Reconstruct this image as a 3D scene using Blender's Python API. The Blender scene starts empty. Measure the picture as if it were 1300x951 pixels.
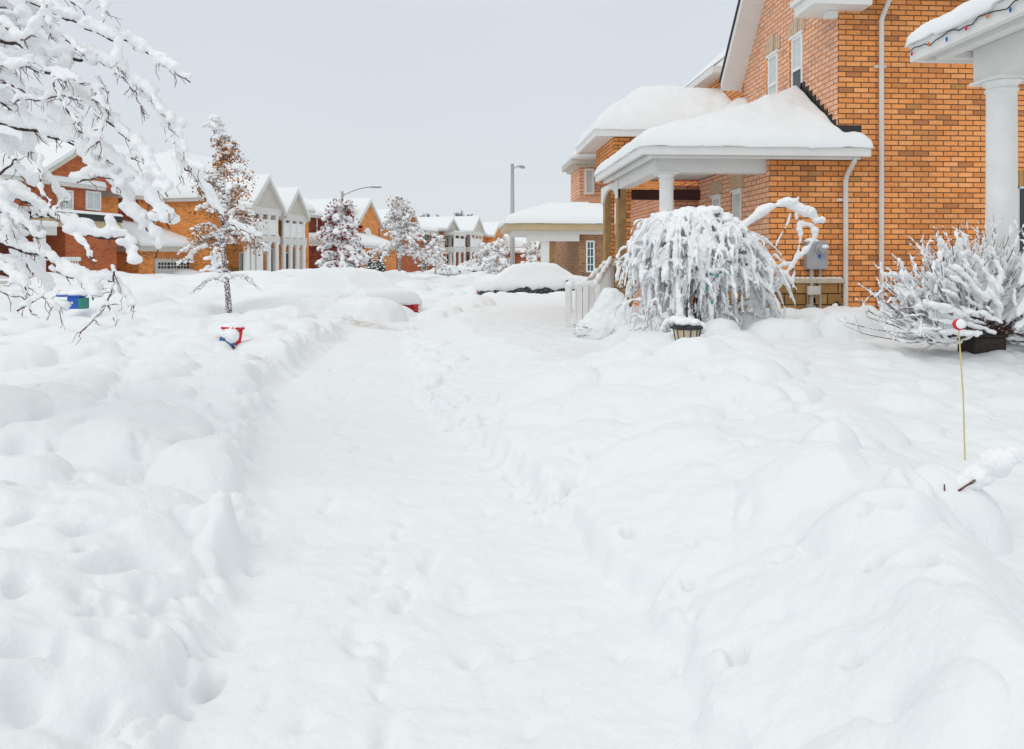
import bpy, math, random
import numpy as np
from mathutils import Vector, Matrix
rnd = random.Random(7)
scene = bpy.context.scene
COL = scene.collection
# ------------------------------------------------------------------ survey of the place
F = 950.0; TH = math.radians(3.79); CT, ST = math.cos(TH), math.sin(TH); EYE = 1.6; HZ = 335.0
def world(px, d, z=0.0):                       # bearing + distance -> place
    r = (px-650.0)/F*d
    return Vector((r*CT+d*ST, -r*ST+d*CT, z))
def rd2w(r, d): return (r*CT+d*ST, -r*ST+d*CT)
def dist(x, y): return x*ST+y*CT
def on_Y(px, Y):
    k = (px-650.0)/F; t = Y/(CT-k*ST); return t*(ST+k*CT)
def on_X(px, X):
    k = (px-650.0)/F; t = X/(ST+k*CT); return t*(CT-k*ST)
def zat(py, x, y): return EYE-(py-HZ)/F*dist(x, y)
def zd(py, d): return EYE-(py-HZ)/F*d

# ------------------------------------------------------------------ noise
def _hash(ix, iy, s):
    n = (ix.astype(np.int64)*374761393+iy.astype(np.int64)*668265263+s*1274126177) & 0x7fffffff
    n = ((n ^ (n >> 13))*1274126177) & 0x7fffffff
    return ((n ^ (n >> 16)) & 0xffff)/65535.0
def vn(x, y, s=0):
    x = np.asarray(x, dtype=float); y = np.asarray(y, dtype=float)
    ix = np.floor(x); iy = np.floor(y); fx = x-ix; fy = y-iy
    fx = fx*fx*fx*(fx*(fx*6-15)+10); fy = fy*fy*fy*(fy*(fy*6-15)+10)
    a = _hash(ix, iy, s); b = _hash(ix+1, iy, s); c = _hash(ix, iy+1, s); d = _hash(ix+1, iy+1, s)
    return ((a*(1-fx)+b*fx)*(1-fy)+(c*(1-fx)+d*fx)*fy)*2-1
def fbm(x, y, s=0, o=3):
    t = 0; a = 1
    for k in range(o):
        t = t+a*vn(x*2**k+k*17.3, y*2**k-k*9.1, s+k); a *= .5
    return t
def sm(t):
    t = np.clip(t, 0, 1); return t*t*(3-2*t)

# ------------------------------------------------------------------ materials
def newmat(name):
    m = bpy.data.materials.new(name); m.use_nodes = True
    nt = m.node_tree; b = nt.nodes['Principled BSDF']
    return m, nt, b
def N(nt, t, **k):
    n = nt.nodes.new(t)
    for a, v in k.items(): setattr(n, a, v)
    return n
def plain(name, col, rough=.6, metal=0.0, var=.12, scale=6.0, bump=0.0, spec=None, frost_pale=0.0):
    m, nt, b = newmat(name)
    tc = N(nt, 'ShaderNodeTexCoord'); no = N(nt, 'ShaderNodeTexNoise'); no.inputs['Scale'].default_value = scale
    no.inputs['Detail'].default_value = 5
    nt.links.new(tc.outputs['Object'], no.inputs['Vector'])
    r = N(nt, 'ShaderNodeValToRGB'); e = r.color_ramp.elements
    e[0].position = .3; e[1].position = .7
    e[0].color = (*[max(0, c*(1-var)) for c in col], 1); e[1].color = (*[min(1, c*(1+var)) for c in col], 1)
    nt.links.new(no.outputs['Fac'], r.inputs['Fac'])
    out = r.outputs['Color']
    if frost_pale > 0:
        n2 = N(nt, 'ShaderNodeTexNoise'); n2.inputs['Scale'].default_value = 35; n2.inputs['Detail'].default_value = 6
        nt.links.new(tc.outputs['Object'], n2.inputs['Vector'])
        mr = N(nt, 'ShaderNodeMapRange'); mr.inputs['From Min'].default_value = .72-frost_pale*.5; mr.inputs['From Max'].default_value = .80-frost_pale*.5
        nt.links.new(n2.outputs['Fac'], mr.inputs['Value'])
        mx = N(nt, 'ShaderNodeMix', data_type='RGBA'); mx.inputs['B'].default_value = (.85, .87, .9, 1)
        nt.links.new(mr.outputs['Result'], mx.inputs['Factor']); nt.links.new(out, mx.inputs['A']); out = mx.outputs['Result']
    nt.links.new(out, b.inputs['Base Color'])
    b.inputs['Roughness'].default_value = rough; b.inputs['Metallic'].default_value = metal
    if spec is not None: b.inputs['Specular IOR Level'].default_value = spec
    if bump > 0:
        bm = N(nt, 'ShaderNodeBump'); bm.inputs['Strength'].default_value = bump; bm.inputs['Distance'].default_value = .01
        nt.links.new(no.outputs['Fac'], bm.inputs['Height']); nt.links.new(bm.outputs['Normal'], b.inputs['Normal'])
    return m
def snowmat(name, col=(.835, .868, .872), fine=60.0, strength=.35, dirt=False, sss=.0):
    m, nt, b = newmat(name)
    tc = N(nt, 'ShaderNodeTexCoord')
    n1 = N(nt, 'ShaderNodeTexNoise'); n1.inputs['Scale'].default_value = fine; n1.inputs['Detail'].default_value = 6
    n2 = N(nt, 'ShaderNodeTexNoise'); n2.inputs['Scale'].default_value = fine/9; n2.inputs['Detail'].default_value = 4
    for n in (n1, n2): nt.links.new(tc.outputs['Object'], n.inputs['Vector'])
    ad = N(nt, 'ShaderNodeMath', operation='ADD'); m1 = N(nt, 'ShaderNodeMath', operation='MULTIPLY'); m1.inputs[1].default_value = 2.5
    nt.links.new(n2.outputs['Fac'], m1.inputs[0]); nt.links.new(n1.outputs['Fac'], ad.inputs[0]); nt.links.new(m1.outputs[0], ad.inputs[1])
    bp = N(nt, 'ShaderNodeBump'); bp.inputs['Strength'].default_value = strength; bp.inputs['Distance'].default_value = .012
    nt.links.new(ad.outputs[0], bp.inputs['Height']); nt.links.new(bp.outputs['Normal'], b.inputs['Normal'])
    b.inputs['Base Color'].default_value = (*col, 1)
    if dirt:
        at = N(nt, 'ShaderNodeAttribute', attribute_name='dirt')
        n3 = N(nt, 'ShaderNodeTexNoise'); n3.inputs['Scale'].default_value = 5; n3.inputs['Detail'].default_value = 8
        nt.links.new(tc.outputs['Object'], n3.inputs['Vector'])
        mu = N(nt, 'ShaderNodeMath', operation='MULTIPLY'); mu.use_clamp = True
        mr = N(nt, 'ShaderNodeMapRange'); mr.inputs['From Min'].default_value = .40; mr.inputs['From Max'].default_value = .56
        nt.links.new(n3.outputs['Fac'], mr.inputs['Value']); nt.links.new(mr.outputs['Result'], mu.inputs[0]); nt.links.new(at.outputs['Fac'], mu.inputs[1])
        mx = N(nt, 'ShaderNodeMix', data_type='RGBA'); mx.inputs['A'].default_value = (*col, 1); mx.inputs['B'].default_value = (.50, .44, .36, 1)
        nt.links.new(mu.outputs[0], mx.inputs['Factor']); nt.links.new(mx.outputs['Result'], b.inputs['Base Color'])
    b.inputs['Roughness'].default_value = .75
    b.inputs['Specular IOR Level'].default_value = .2
    if sss > 0:
        b.inputs['Subsurface Weight'].default_value = sss
        b.inputs['Subsurface Radius'].default_value = (.6, .8, 1.0); b.inputs['Subsurface Scale'].default_value = .03
    return m
def brickmat(name, cols, mortar, w=.235, h=.0788, gap=.011, frost_pale=0.0, bump=.6, sat=1.0):
    m, nt, b = newmat(name)
    uv = N(nt, 'ShaderNodeUVMap'); uv.uv_map = 'UVMap'
    bt = N(nt, 'ShaderNodeTexBrick'); bt.offset = .5; bt.squash = 1
    bt.inputs['Scale'].default_value = 1; bt.inputs['Brick Width'].default_value = w; bt.inputs['Row Height'].default_value = h
    bt.inputs['Mortar Size'].default_value = gap/2; bt.inputs['Mortar Smooth'].default_value = .15; bt.inputs['Bias'].default_value = 0
    bt.inputs['Color1'].default_value = (0, 0, 0, 1); bt.inputs['Color2'].default_value = (1, 1, 1, 1); bt.inputs['Mortar'].default_value = (.5, .5, .5, 1)
    nt.links.new(uv.outputs[0], bt.inputs['Vector'])
    rp = N(nt, 'ShaderNodeValToRGB'); el = rp.color_ramp.elements
    el[0].position = 0; el[0].color = (*cols[0][1], 1); el[1].position = 1; el[1].color = (*cols[-1][1], 1)
    for p, c in cols[1:-1]:
        e = el.new(p); e.color = (*c, 1)
    nt.links.new(bt.outputs['Color'], rp.inputs['Fac'])
    ns = N(nt, 'ShaderNodeTexNoise'); ns.inputs['Scale'].default_value = 26; ns.inputs['Detail'].default_value = 7; ns.inputs['Roughness'].default_value = .7
    nt.links.new(uv.outputs[0], ns.inputs['Vector'])
    nl = N(nt, 'ShaderNodeTexNoise'); nl.inputs['Scale'].default_value = 1.1; nl.inputs['Detail'].default_value = 4
    nt.links.new(uv.outputs[0], nl.inputs['Vector'])
    v = N(nt, 'ShaderNodeMapRange'); v.inputs['From Min'].default_value = .25; v.inputs['From Max'].default_value = .75
    v.inputs['To Min'].default_value = .72; v.inputs['To Max'].default_value = 1.25
    nt.links.new(ns.outputs['Fac'], v.inputs['Value'])
    v2 = N(nt, 'ShaderNodeMapRange'); v2.inputs['From Min'].default_value = .3; v2.inputs['From Max'].default_value = .7
    v2.inputs['To Min'].default_value = .85; v2.inputs['To Max'].default_value = 1.12
    nt.links.new(nl.outputs['Fac'], v2.inputs['Value'])
    mm = N(nt, 'ShaderNodeMath', operation='MULTIPLY'); nt.links.new(v.outputs['Result'], mm.inputs[0]); nt.links.new(v2.outputs['Result'], mm.inputs[1])
    vm = N(nt, 'ShaderNodeVectorMath', operation='SCALE'); nt.links.new(rp.outputs['Color'], vm.inputs[0]); nt.links.new(mm.outputs[0], vm.inputs['Scale'])
    mx = N(nt, 'ShaderNodeMix', data_type='RGBA'); mx.inputs['B'].default_value = (*mortar, 1)
    nt.links.new(bt.outputs['Fac'], mx.inputs['Factor']); nt.links.new(vm.outputs[0], mx.inputs['A'])
    out = mx.outputs['Result']
    if frost_pale > 0:
        n2 = N(nt, 'ShaderNodeTexNoise'); n2.inputs['Scale'].default_value = 14; n2.inputs['Detail'].default_value = 8; n2.inputs['Roughness'].default_value = .75
        nt.links.new(uv.outputs[0], n2.inputs['Vector'])
        mr = N(nt, 'ShaderNodeMapRange'); mr.inputs['From Min'].default_value = .35; mr.inputs['From Max'].default_value = .7
        mr.inputs['To Max'].default_value = frost_pale
        nt.links.new(n2.outputs['Fac'], mr.inputs['Value'])
        inv = N(nt, 'ShaderNodeMath', operation='SUBTRACT'); inv.inputs[0].default_value = 1.0; nt.links.new(bt.outputs['Fac'], inv.inputs[1])
        ml = N(nt, 'ShaderNodeMath', operation='MULTIPLY'); nt.links.new(inv.outputs[0], ml.inputs[0]); nt.links.new(mr.outputs['Result'], ml.inputs[1])
        m2 = N(nt, 'ShaderNodeMix', data_type='RGBA'); m2.inputs['B'].default_value = (.80, .74, .72, 1)
        nt.links.new(ml.outputs[0], m2.inputs['Factor']); nt.links.new(out, m2.inputs['A']); out = m2.outputs['Result']
    nt.links.new(out, b.inputs['Base Color']); b.inputs['Roughness'].default_value = .85
    b.inputs['Specular IOR Level'].default_value = .25
    hh = N(nt, 'ShaderNodeMath', operation='MULTIPLY_ADD'); hh.inputs[1].default_value = -1.0; nt.links.new(bt.outputs['Fac'], hh.inputs[0]); 
    h3 = N(nt, 'ShaderNodeMath', operation='MULTIPLY'); h3.inputs[1].default_value = .35; nt.links.new(ns.outputs['Fac'], h3.inputs[0]); nt.links.new(h3.outputs[0], hh.inputs[2])
    bp = N(nt, 'ShaderNodeBump'); bp.inputs['Strength'].default_value = bump; bp.inputs['Distance'].default_value = .012
    nt.links.new(hh.outputs[0], bp.inputs['Height']); nt.links.new(bp.outputs['Normal'], b.inputs['Normal'])
    return m
def glass(name, col, rough=.08):
    m, nt, b = newmat(name)
    b.inputs['Base Color'].default_value = (*col, 1); b.inputs['Roughness'].default_value = rough
    b.inputs['Specular IOR Level'].default_value = .5
    tc = N(nt, 'ShaderNodeTexCoord'); no = N(nt, 'ShaderNodeTexNoise'); no.inputs['Scale'].default_value = 1.3
    nt.links.new(tc.outputs['Object'], no.inputs['Vector'])
    bp = N(nt, 'ShaderNodeBump'); bp.inputs['Strength'].default_value = .08; bp.inputs['Distance'].default_value = .05
    nt.links.new(no.outputs['Fac'], bp.inputs['Height']); nt.links.new(bp.outputs['Normal'], b.inputs['Normal'])
    return m
M = {}
M['snow_g'] = snowmat('snow_ground', dirt=True, fine=55, strength=.35)
M['snow'] = snowmat('snow_clean', fine=50, strength=.4)
M['snow_t'] = snowmat('snow_on_twigs', col=(.93, .945, .955), fine=90, strength=.5)
M['snow_far'] = snowmat('snow_far', col=(.835, .868, .872), fine=8, strength=.1)
OR = [(0, (.46, .18, .06)), (.10, (.74, .27, .07)), (.3, (.87, .33, .09)), (.5, (.92, .40, .14)), (.75, (.88, .34, .09)), (.95, (.80, .31, .09)), (1, (.52, .25, .08))]
M['brick'] = brickmat('orange_brick', OR, (.17, .075, .035), gap=.0155, bump=.9, frost_pale=.07)
M['brick_pale'] = brickmat('pale_orange_brick', OR, (.50, .17, .05), gap=.017, frost_pale=.85)  # wall orange with pale noise patches mixed over the brick faces
M['brick_far'] = brickmat('orange_brick_far', OR, (.4, .2, .1), gap=.012)
RD = [(0, (.14, .03, .02)), (.2, (.24, .055, .03)), (.7, (.32, .075, .04)), (1, (.2, .05, .03))]
M['brick_red'] = brickmat('dark_red_brick', RD, (.2, .1, .07))
RO = [(0, (.36, .09, .035)), (.3, (.50, .13, .045)), (.8, (.56, .16, .06)), (1, (.42, .12, .05))]
M['brick_ro'] = brickmat('red_orange_brick', RO, (.4, .2, .12))
BR = [(0, (.20, .10, .05)), (.3, (.34, .17, .08)), (.8, (.42, .21, .10)), (1, (.28, .15, .07))]
M['brick_brown'] = brickmat('brown_brick', BR, (.5, .4, .3))
M['soldier'] = brickmat('soldier_bricks', [(0, (.42, .23, .08)), (.5, (.55, .31, .11)), (1, (.48, .27, .10))], (.22, .11, .05), w=.0788, h=.40)
M['soldier_pale'] = brickmat('pale_soldier_bricks', [(0, (.50, .30, .14)), (.5, (.62, .38, .18)), (1, (.55, .34, .16))], (.35, .2, .1), w=.0788, h=.40, frost_pale=.6)  # lighter soldier bricks with the same pale noise patches
ST_ = [(0, (.24, .13, .045)), (.4, (.40, .22, .075)), (.8, (.48, .28, .10)), (1, (.33, .19, .07))]
M['stone'] = brickmat('tan_stone_blocks', ST_, (.07, .04, .02), w=.33, h=.165, gap=.02, bump=1.0)
M['ledge'] = plain('ledge_stone', (.52, .45, .34), .8, var=.1, scale=20, bump=.3)
M['trim'] = plain('cream_trim', (.66, .655, .62), .5, var=.05, scale=3)
M['soffit'] = plain('soffit_white', (.76, .76, .74), .6, var=.04, scale=3)
M['white'] = plain('white_paint', (.82, .825, .81), .45, var=.05, scale=5)
M['tan_trim'] = plain('tan_trim', (.55, .44, .26), .6, var=.08, scale=4)
M['beige'] = plain('beige_siding', (.56, .53, .46), .7, var=.06, scale=4)
M['black'] = plain('black_metal', (.018, .018, .02), .5, var=.3, scale=20)
M['dark'] = plain('dark_opening', (.03, .025, .025), .8)
M['maroon'] = plain('maroon_beam', (.06, .02, .015), .7)
M['grey_metal'] = plain('grey_metal', (.36, .37, .38), .5, metal=.2, var=.08, scale=10, frost_pale=.1)
M['galv'] = plain('galvanised_steel', (.42, .43, .43), .45, metal=.5, var=.1, scale=12)
M['glass'] = glass('window_glass', (.03, .045, .055))
M['glass_teal'] = glass('teal_window_glass', (.05, .14, .16))
M['curtain'] = plain('pale_curtain_behind_glass', (.58, .62, .62), .25, var=.08, scale=9, spec=.6)
M['garage'] = plain('garage_door_grey', (.55, .56, .55), .6, var=.04)
M['bark'] = plain('dark_bark', (.045, .028, .022), .85, var=.5, scale=40, bump=.6)
M['bark_red'] = plain('reddish_twig_bark', (.13, .055, .05), .8, var=.4, scale=40)
M['bark_frost'] = plain('frosted_bark', (.12, .085, .07), .85, var=.4, scale=30, bump=.6, frost_pale=.45)
M['leaf_brown'] = plain('brown_dead_leaves', (.50, .20, .045), .8, var=.45, scale=15)
M['leaf_dark'] = plain('rust_dead_leaves', (.14, .045, .02), .8, var=.4, scale=15)
M['leaf_maroon'] = plain('maroon_leaves', (.20, .035, .04), .8, var=.4, scale=15)
M['leaf_tan'] = plain('tan_dead_leaves', (.32, .20, .13), .8, var=.4, scale=15)
M['conifer'] = plain('dark_conifer_needles', (.025, .06, .04), .8, var=.4, scale=15)
M['far_tree'] = plain('hazy_bare_twigs', (.25, .26, .275), .9, var=.1)  # distance haze painted into the twig colour as pale grey
M['car_navy'] = plain('navy_car_paint', (.012, .017, .028), .25, var=.2, frost_pale=.25)
M['car_red'] = plain('red_car_paint', (.50, .012, .02), .25, var=.15, frost_pale=.2)
M['car_silver'] = plain('silver_car_paint', (.42, .46, .47), .3, metal=.3, var=.1, frost_pale=.3)
M['tyre'] = plain('tyre_rubber', (.02, .02, .02), .9)
M['red_light'] = plain('red_lamp_lens', (.6, .01, .02), .2)
M['red_plastic'] = plain('red_plastic', (.62, .012, .025), .4, var=.08)
M['blue_plastic'] = plain('blue_plastic', (.015, .10, .50), .4, var=.1)
M['blue2'] = plain('mid_blue_plastic', (.03, .16, .34), .4, var=.1)
M['teal_plastic'] = plain('teal_plastic', (.02, .22, .17), .5)
M['yellow'] = plain('yellow_stake', (.60, .50, .20), .5, var=.1)
M['amber_glass'] = plain('frosted_lantern_glass', (.70, .58, .42), .3, var=.1)
M['brown_box'] = plain('dark_planter', (.035, .022, .018), .8, var=.4, scale=20)
M['rust_leaf'] = plain('rusty_leaf_litter', (.25, .09, .03), .8, var=.5, scale=30)
for nme, c in (('bulb_red', (.6, .02, .08)), ('bulb_blue', (.02, .1, .4)), ('bulb_orange', (.7, .2, .03)), ('bulb_yellow', (.7, .5, .05)), ('bulb_teal', (.02, .25, .28))):
    M[nme] = plain(nme, c, .25)

# ------------------------------------------------------------------ mesh helpers
_ico = None
def ico(sub=2):
    global _ico
    if _ico is None: _ico = {}
    if sub not in _ico:
        import bmesh
        bm = bmesh.new(); bmesh.ops.create_icosphere(bm, subdivisions=sub, radius=1)
        bm.verts.ensure_lookup_table()
        _ico[sub] = (np.array([v.co[:] for v in bm.verts]), [tuple(v.index for v in f.verts) for f in bm.faces]); bm.free()
    return _ico[sub]
class MB:
    def __init__(s, mtx=None): s.v = []; s.f = []; s.m = mtx
    def pts(s, ps):
        i = len(s.v)
        if s.m is not None: s.v.extend([tuple(s.m @ Vector(p)) for p in ps])
        else: s.v.extend([tuple(p) for p in ps])
        return i
    def box(s, x0, x1, y0, y1, z0, z1):
        i = s.pts([(x0, y0, z0), (x1, y0, z0), (x1, y1, z0), (x0, y1, z0), (x0, y0, z1), (x1, y0, z1), (x1, y1, z1), (x0, y1, z1)])
        for q in ((0, 3, 2, 1), (4, 5, 6, 7), (0, 1, 5, 4), (1, 2, 6, 5), (2, 3, 7, 6), (3, 0, 4, 7)): s.f.append(tuple(i+k for k in q))
        return s
    def poly(s, ps): i = s.pts(ps); s.f.append(tuple(range(i, i+len(ps)))); return s
    def prism(s, ps, off):                       # ps: planar loop, off: extrusion vector
        n = len(ps); o = Vector(off)
        i = s.pts([Vector(p) for p in ps]+[Vector(p)+o for p in ps])
        s.f.append(tuple(range(i+n-1, i-1, -1))); s.f.append(tuple(range(i+n, i+2*n)))
        for k in range(n):
            k2 = (k+1) % n; s.f.append((i+k, i+k2, i+n+k2, i+n+k))
        return s
    def tube(s, ps, rs, n=6, squash=None):
        ps = [Vector(p) for p in ps]; L = len(ps)
        if not hasattr(rs, '__len__'): rs = [rs]*L
        base = len(s.v); ref = Vector((.13, .21, .97))
        for k, p in enumerate(ps):
            t = (ps[min(k+1, L-1)]-ps[max(k-1, 0)])
            if t.length < 1e-9: t = Vector((0, 0, 1))
            t.normalize(); a = t.cross(ref)
            if a.length < .1: a = t.cross(Vector((1, 0, 0)))
            a.normalize(); b = t.cross(a)
            ring = [p+(a*math.cos(2*math.pi*j/n)+b*math.sin(2*math.pi*j/n))*rs[k] for j in range(n)]
            s.pts(ring)
        for k in range(L-1):
            for j in range(n):
                j2 = (j+1) % n; s.f.append((base+k*n+j, base+k*n+j2, base+(k+1)*n+j2, base+(k+1)*n+j))
        s.f.append(tuple(base+j for j in range(n-1, -1, -1))); s.f.append(tuple(base+(L-1)*n+j for j in range(n)))
        return s
    def lathe(s, c, prof, n=20):                 # prof: (r, z) bottom to top
        base = len(s.v)
        for r, z in prof:
            s.pts([(c[0]+r*math.cos(2*math.pi*j/n), c[1]+r*math.sin(2*math.pi*j/n), z) for j in range(n)])
        for k in range(len(prof)-1):
            for j in range(n):
                j2 = (j+1) % n; s.f.append((base+k*n+j, base+k*n+j2, base+(k+1)*n+j2, base+(k+1)*n+j))
        s.f.append(tuple(base+j for j in range(n-1, -1, -1))); s.f.append(tuple(base+(len(prof)-1)*n+j for j in range(n)))
        return s
    def blob(s, c, r, sc=(1, 1, 1), rz=0.0, sub=2, lump=.0, tilt=0.0):
        V, Fc = ico(sub); i = len(s.v)
        P = V*np.array(sc)*r
        if lump: P = P*(1+lump*np.sin(V[:, :1]*3.1+c[0]*9)*np.cos(V[:, 1:2]*2.7+c[1]*7)+lump*.6*np.sin(V[:, 2:3]*4+c[2]*5))
        if tilt:
            ct_, st_ = math.cos(tilt), math.sin(tilt); x = P[:, 0]*ct_+P[:, 2]*st_; z = -P[:, 0]*st_+P[:, 2]*ct_; P = np.stack([x, P[:, 1], z], 1)
        cr, sr = math.cos(rz), math.sin(rz)
        P = np.stack([P[:, 0]*cr-P[:, 1]*sr+c[0], P[:, 0]*sr+P[:, 1]*cr+c[1], P[:, 2]+c[2]], 1)
        s.v.extend(map(tuple, P)); s.f.extend([tuple(i+k for k in f) for f in Fc]); return s
    def build(s, name, mat, parent=None, smooth=False, bevel=0.0, remesh=0.0, uvoff=(0, 0)):
        me = bpy.data.meshes.new(name); me.from_pydata(s.v, [], s.f); me.update()
        if isinstance(mat, str): mat = M[mat]
        me.materials.append(mat)
        uvl = me.uv_layers.new(name='UVMap')
        nl = len(me.loops)
        if nl:
            li = np.empty(nl, dtype=np.int32); me.loops.foreach_get('vertex_index', li)
            co = np.array(s.v, dtype=float)[li]
            npoly = len(me.polygons); nr = np.empty(npoly*3); me.polygons.foreach_get('normal', nr); nr = nr.reshape(-1, 3)
            lt = np.empty(npoly, dtype=np.int32); me.polygons.foreach_get('loop_total', lt)
            nr = np.repeat(nr, lt, axis=0)
            ax = np.abs(nr[:, 0]) > np.abs(nr[:, 1]); top = np.abs(nr[:, 2]) > .8
            u = np.where(top, co[:, 0], np.where(ax, co[:, 1], co[:, 0])); v = np.where(top, co[:, 1], co[:, 2])
            uvl.data.foreach_set('uv', np.stack([u+uvoff[0], v+uvoff[1]], 1).ravel())
        if smooth: me.shade_smooth()
        o = bpy.data.objects.new(name, me); COL.objects.link(o)
        if parent is not None: o.parent = parent
        if bevel > 0:
            b = o.modifiers.new('bevel', 'BEVEL'); b.width = bevel; b.segments = 2; b.limit_method = 'ANGLE'
        if remesh > 0:
            r = o.modifiers.new('remesh', 'REMESH'); r.mode = 'VOXEL'; r.voxel_size = remesh; r.use_smooth_shade = True
            t = o.modifiers.new('smooth', 'SMOOTH'); t.factor = .5; t.iterations = 3
        tx = bpy.data.textures.get('snow_lumps_%d' % int(remesh*1e4)) or bpy.data.textures.new('snow_lumps_%d' % int(remesh*1e4), 'CLOUDS'); tx.noise_scale = remesh*3.4; tx.noise_depth = 2
        dm = o.modifiers.new('lumps', 'DISPLACE'); dm.texture = tx; dm.texture_coords = 'LOCAL'; dm.strength = remesh*2.4; dm.mid_level = .5
        return o
def tag(o, label=None, cat=None, group=None, kind=None):
    if label: o['label'] = label
    if cat: o['category'] = cat
    if group: o['group'] = group
    if kind: o['kind'] = kind
    return o
def thing(name, loc, label, cat, group=None, rz=0.0):
    o = bpy.data.objects.new(name, None); COL.objects.link(o); o.location = loc; o.rotation_euler = (0, 0, rz); o.empty_display_size = .3
    return tag(o, label, cat, group)
def patch(name, parent, xs, ys, ztop, zbot, mat='snow', inside=None, lift=0.0):
    """closed height patch: top sheet ztop(x,y), flat-ish bottom zbot(x,y)"""
    X, Y = np.meshgrid(xs, ys, indexing='ij'); nx, ny = X.shape
    zt = ztop(X, Y); zb = zbot(X, Y); zt = np.maximum(zt, zb+.002)
    V = np.concatenate([np.stack([X, Y, zt], -1).reshape(-1, 3), np.stack([X, Y, zb], -1).reshape(-1, 3)])
    n = nx*ny; idx = np.arange(n).reshape(nx, ny); fs = []
    a = idx[:-1, :-1].ravel(); b = idx[1:, :-1].ravel(); c = idx[1:, 1:].ravel(); d = idx[:-1, 1:].ravel()
    fs += list(zip(a.tolist(), b.tolist(), c.tolist(), d.tolist()))
    fs += list(zip((d+n).tolist(), (c+n).tolist(), (b+n).tolist(), (a+n).tolist()))
    loop = [int(k) for k in list(idx[:, 0])+list(idx[-1, 1:])+list(idx[-2::-1, -1])+list(idx[0, -2:0:-1])]
    for k in range(len(loop)):
        p, q = loop[k], loop[(k+1) % len(loop)]; fs.append((q, p, p+n, q+n))
    mb = MB(); mb.v = list(map(tuple, V)); mb.f = fs
    o = mb.build(name, mat, parent, smooth=True)
    if mat == 'snow':
        tx = bpy.data.textures.get('roof_lumps') or bpy.data.textures.new('roof_lumps', 'CLOUDS'); tx.noise_scale = .22; tx.noise_depth = 3
        dm = o.modifiers.new('lumps', 'DISPLACE'); dm.texture = tx; dm.texture_coords = 'LOCAL'; dm.strength = .05; dm.mid_level = .5; dm.direction = 'Z'
    return o
def lin(a, b, n): return np.linspace(a, b, n)
def edgeround(e, w): 
    q = np.clip(e/w, 0, 1); return np.sqrt(np.clip(1-(1-q)**2, 0, 1))
def smooth_poly(pts, k=4, jit=0.0):
    """catmull-rom through points (tuples of any dim)"""
    P = [np.array(p, dtype=float) for p in pts]; P = [2*P[0]-P[1]]+P+[2*P[-1]-P[-2]]; out = []
    for i in range(1, len(P)-2):
        for j in range(k):
            t = j/k; a, b, c, d = P[i-1], P[i], P[i+1], P[i+2]
            out.append(.5*((2*b)+(c-a)*t+(2*a-5*b+4*c-d)*t*t+(3*b-a-3*c+d)*t**3))
    out.append(P[-2]); return out

# ------------------------------------------------------------------ world, sun, camera
w = bpy.data.worlds.new('World'); scene.world = w; w.use_nodes = True
nt = w.node_tree; nt.nodes.clear()
out = N(nt, 'ShaderNodeOutputWorld'); add = N(nt, 'ShaderNodeAddShader')
SUN_EL, SUN_AZ = math.radians(52), math.radians(-140)      # azimuth from +Y towards +X
sky = N(nt, 'ShaderNodeTexSky'); sky.sky_type = 'NISHITA'; sky.sun_disc = False; sky.sun_elevation = SUN_EL; sky.sun_rotation = SUN_AZ
sky.dust_density = 3
b1 = N(nt, 'ShaderNodeBackground'); b1.inputs['Strength'].default_value = .05/3
nt.links.new(sky.outputs[0], b1.inputs['Color'])
tc = N(nt, 'ShaderNodeTexCoord'); sp = N(nt, 'ShaderNodeSeparateXYZ'); nt.links.new(tc.outputs['Generated'], sp.inputs[0])
rp = N(nt, 'ShaderNodeValToRGB'); el = rp.color_ramp.elements
el[0].position = 0; el[0].color = (.675, .70, .725, 1)
el[1].position = 1; el[1].color = (.86, .865, .87, 1)
e = el.new(.12); e.color = (.645, .68, .712, 1)
e = el.new(.32); e.color = (.632, .667, .70, 1)
e = el.new(.5); e.color = (.74, .755, .77, 1)
nt.links.new(sp.outputs['Z'], rp.inputs['Fac'])
cn = N(nt, 'ShaderNodeTexNoise'); cn.inputs['Scale'].default_value = 1.6; cn.inputs['Detail'].default_value = 3
nt.links.new(tc.outputs['Generated'], cn.inputs['Vector'])
mr = N(nt, 'ShaderNodeMapRange'); mr.inputs['From Min'].default_value = .3; mr.inputs['From Max'].default_value = .7; mr.inputs['To Min'].default_value = .975; mr.inputs['To Max'].default_value = 1.02
nt.links.new(cn.outputs['Fac'], mr.inputs['Value'])
vs = N(nt, 'ShaderNodeVectorMath', operation='SCALE'); nt.links.new(rp.outputs['Color'], vs.inputs[0]); nt.links.new(mr.outputs['Result'], vs.inputs['Scale'])
b2 = N(nt, 'ShaderNodeBackground'); b2.inputs['Strength'].default_value = 1.025; nt.links.new(vs.outputs[0], b2.inputs['Color'])
nt.links.new(b1.outputs[0], add.inputs[0]); nt.links.new(b2.outputs[0], add.inputs[1]); nt.links.new(add.outputs[0], out.inputs['Surface'])
sd = bpy.data.lights.new('sun', 'SUN'); sd.energy = .50; sd.angle = math.radians(50); sd.color = (1, .975, .94)
so = bpy.data.objects.new('sun', sd); COL.objects.link(so)
sdir = Vector((math.sin(SUN_AZ)*math.cos(SUN_EL), math.cos(SUN_AZ)*math.cos(SUN_EL), math.sin(SUN_EL)))
so.rotation_euler = sdir.to_track_quat('Z', 'Y').to_euler(); so.location = (0, 0, 30)
cd = bpy.data.cameras.new('camera'); cam = bpy.data.objects.new('camera', cd); COL.objects.link(cam); scene.camera = cam
cd.sensor_width = 36; cd.lens = 36*F/1300; cd.shift_y = -(475.5-HZ)/1300; cd.clip_end = 6000; cd.clip_start = .05
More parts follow.
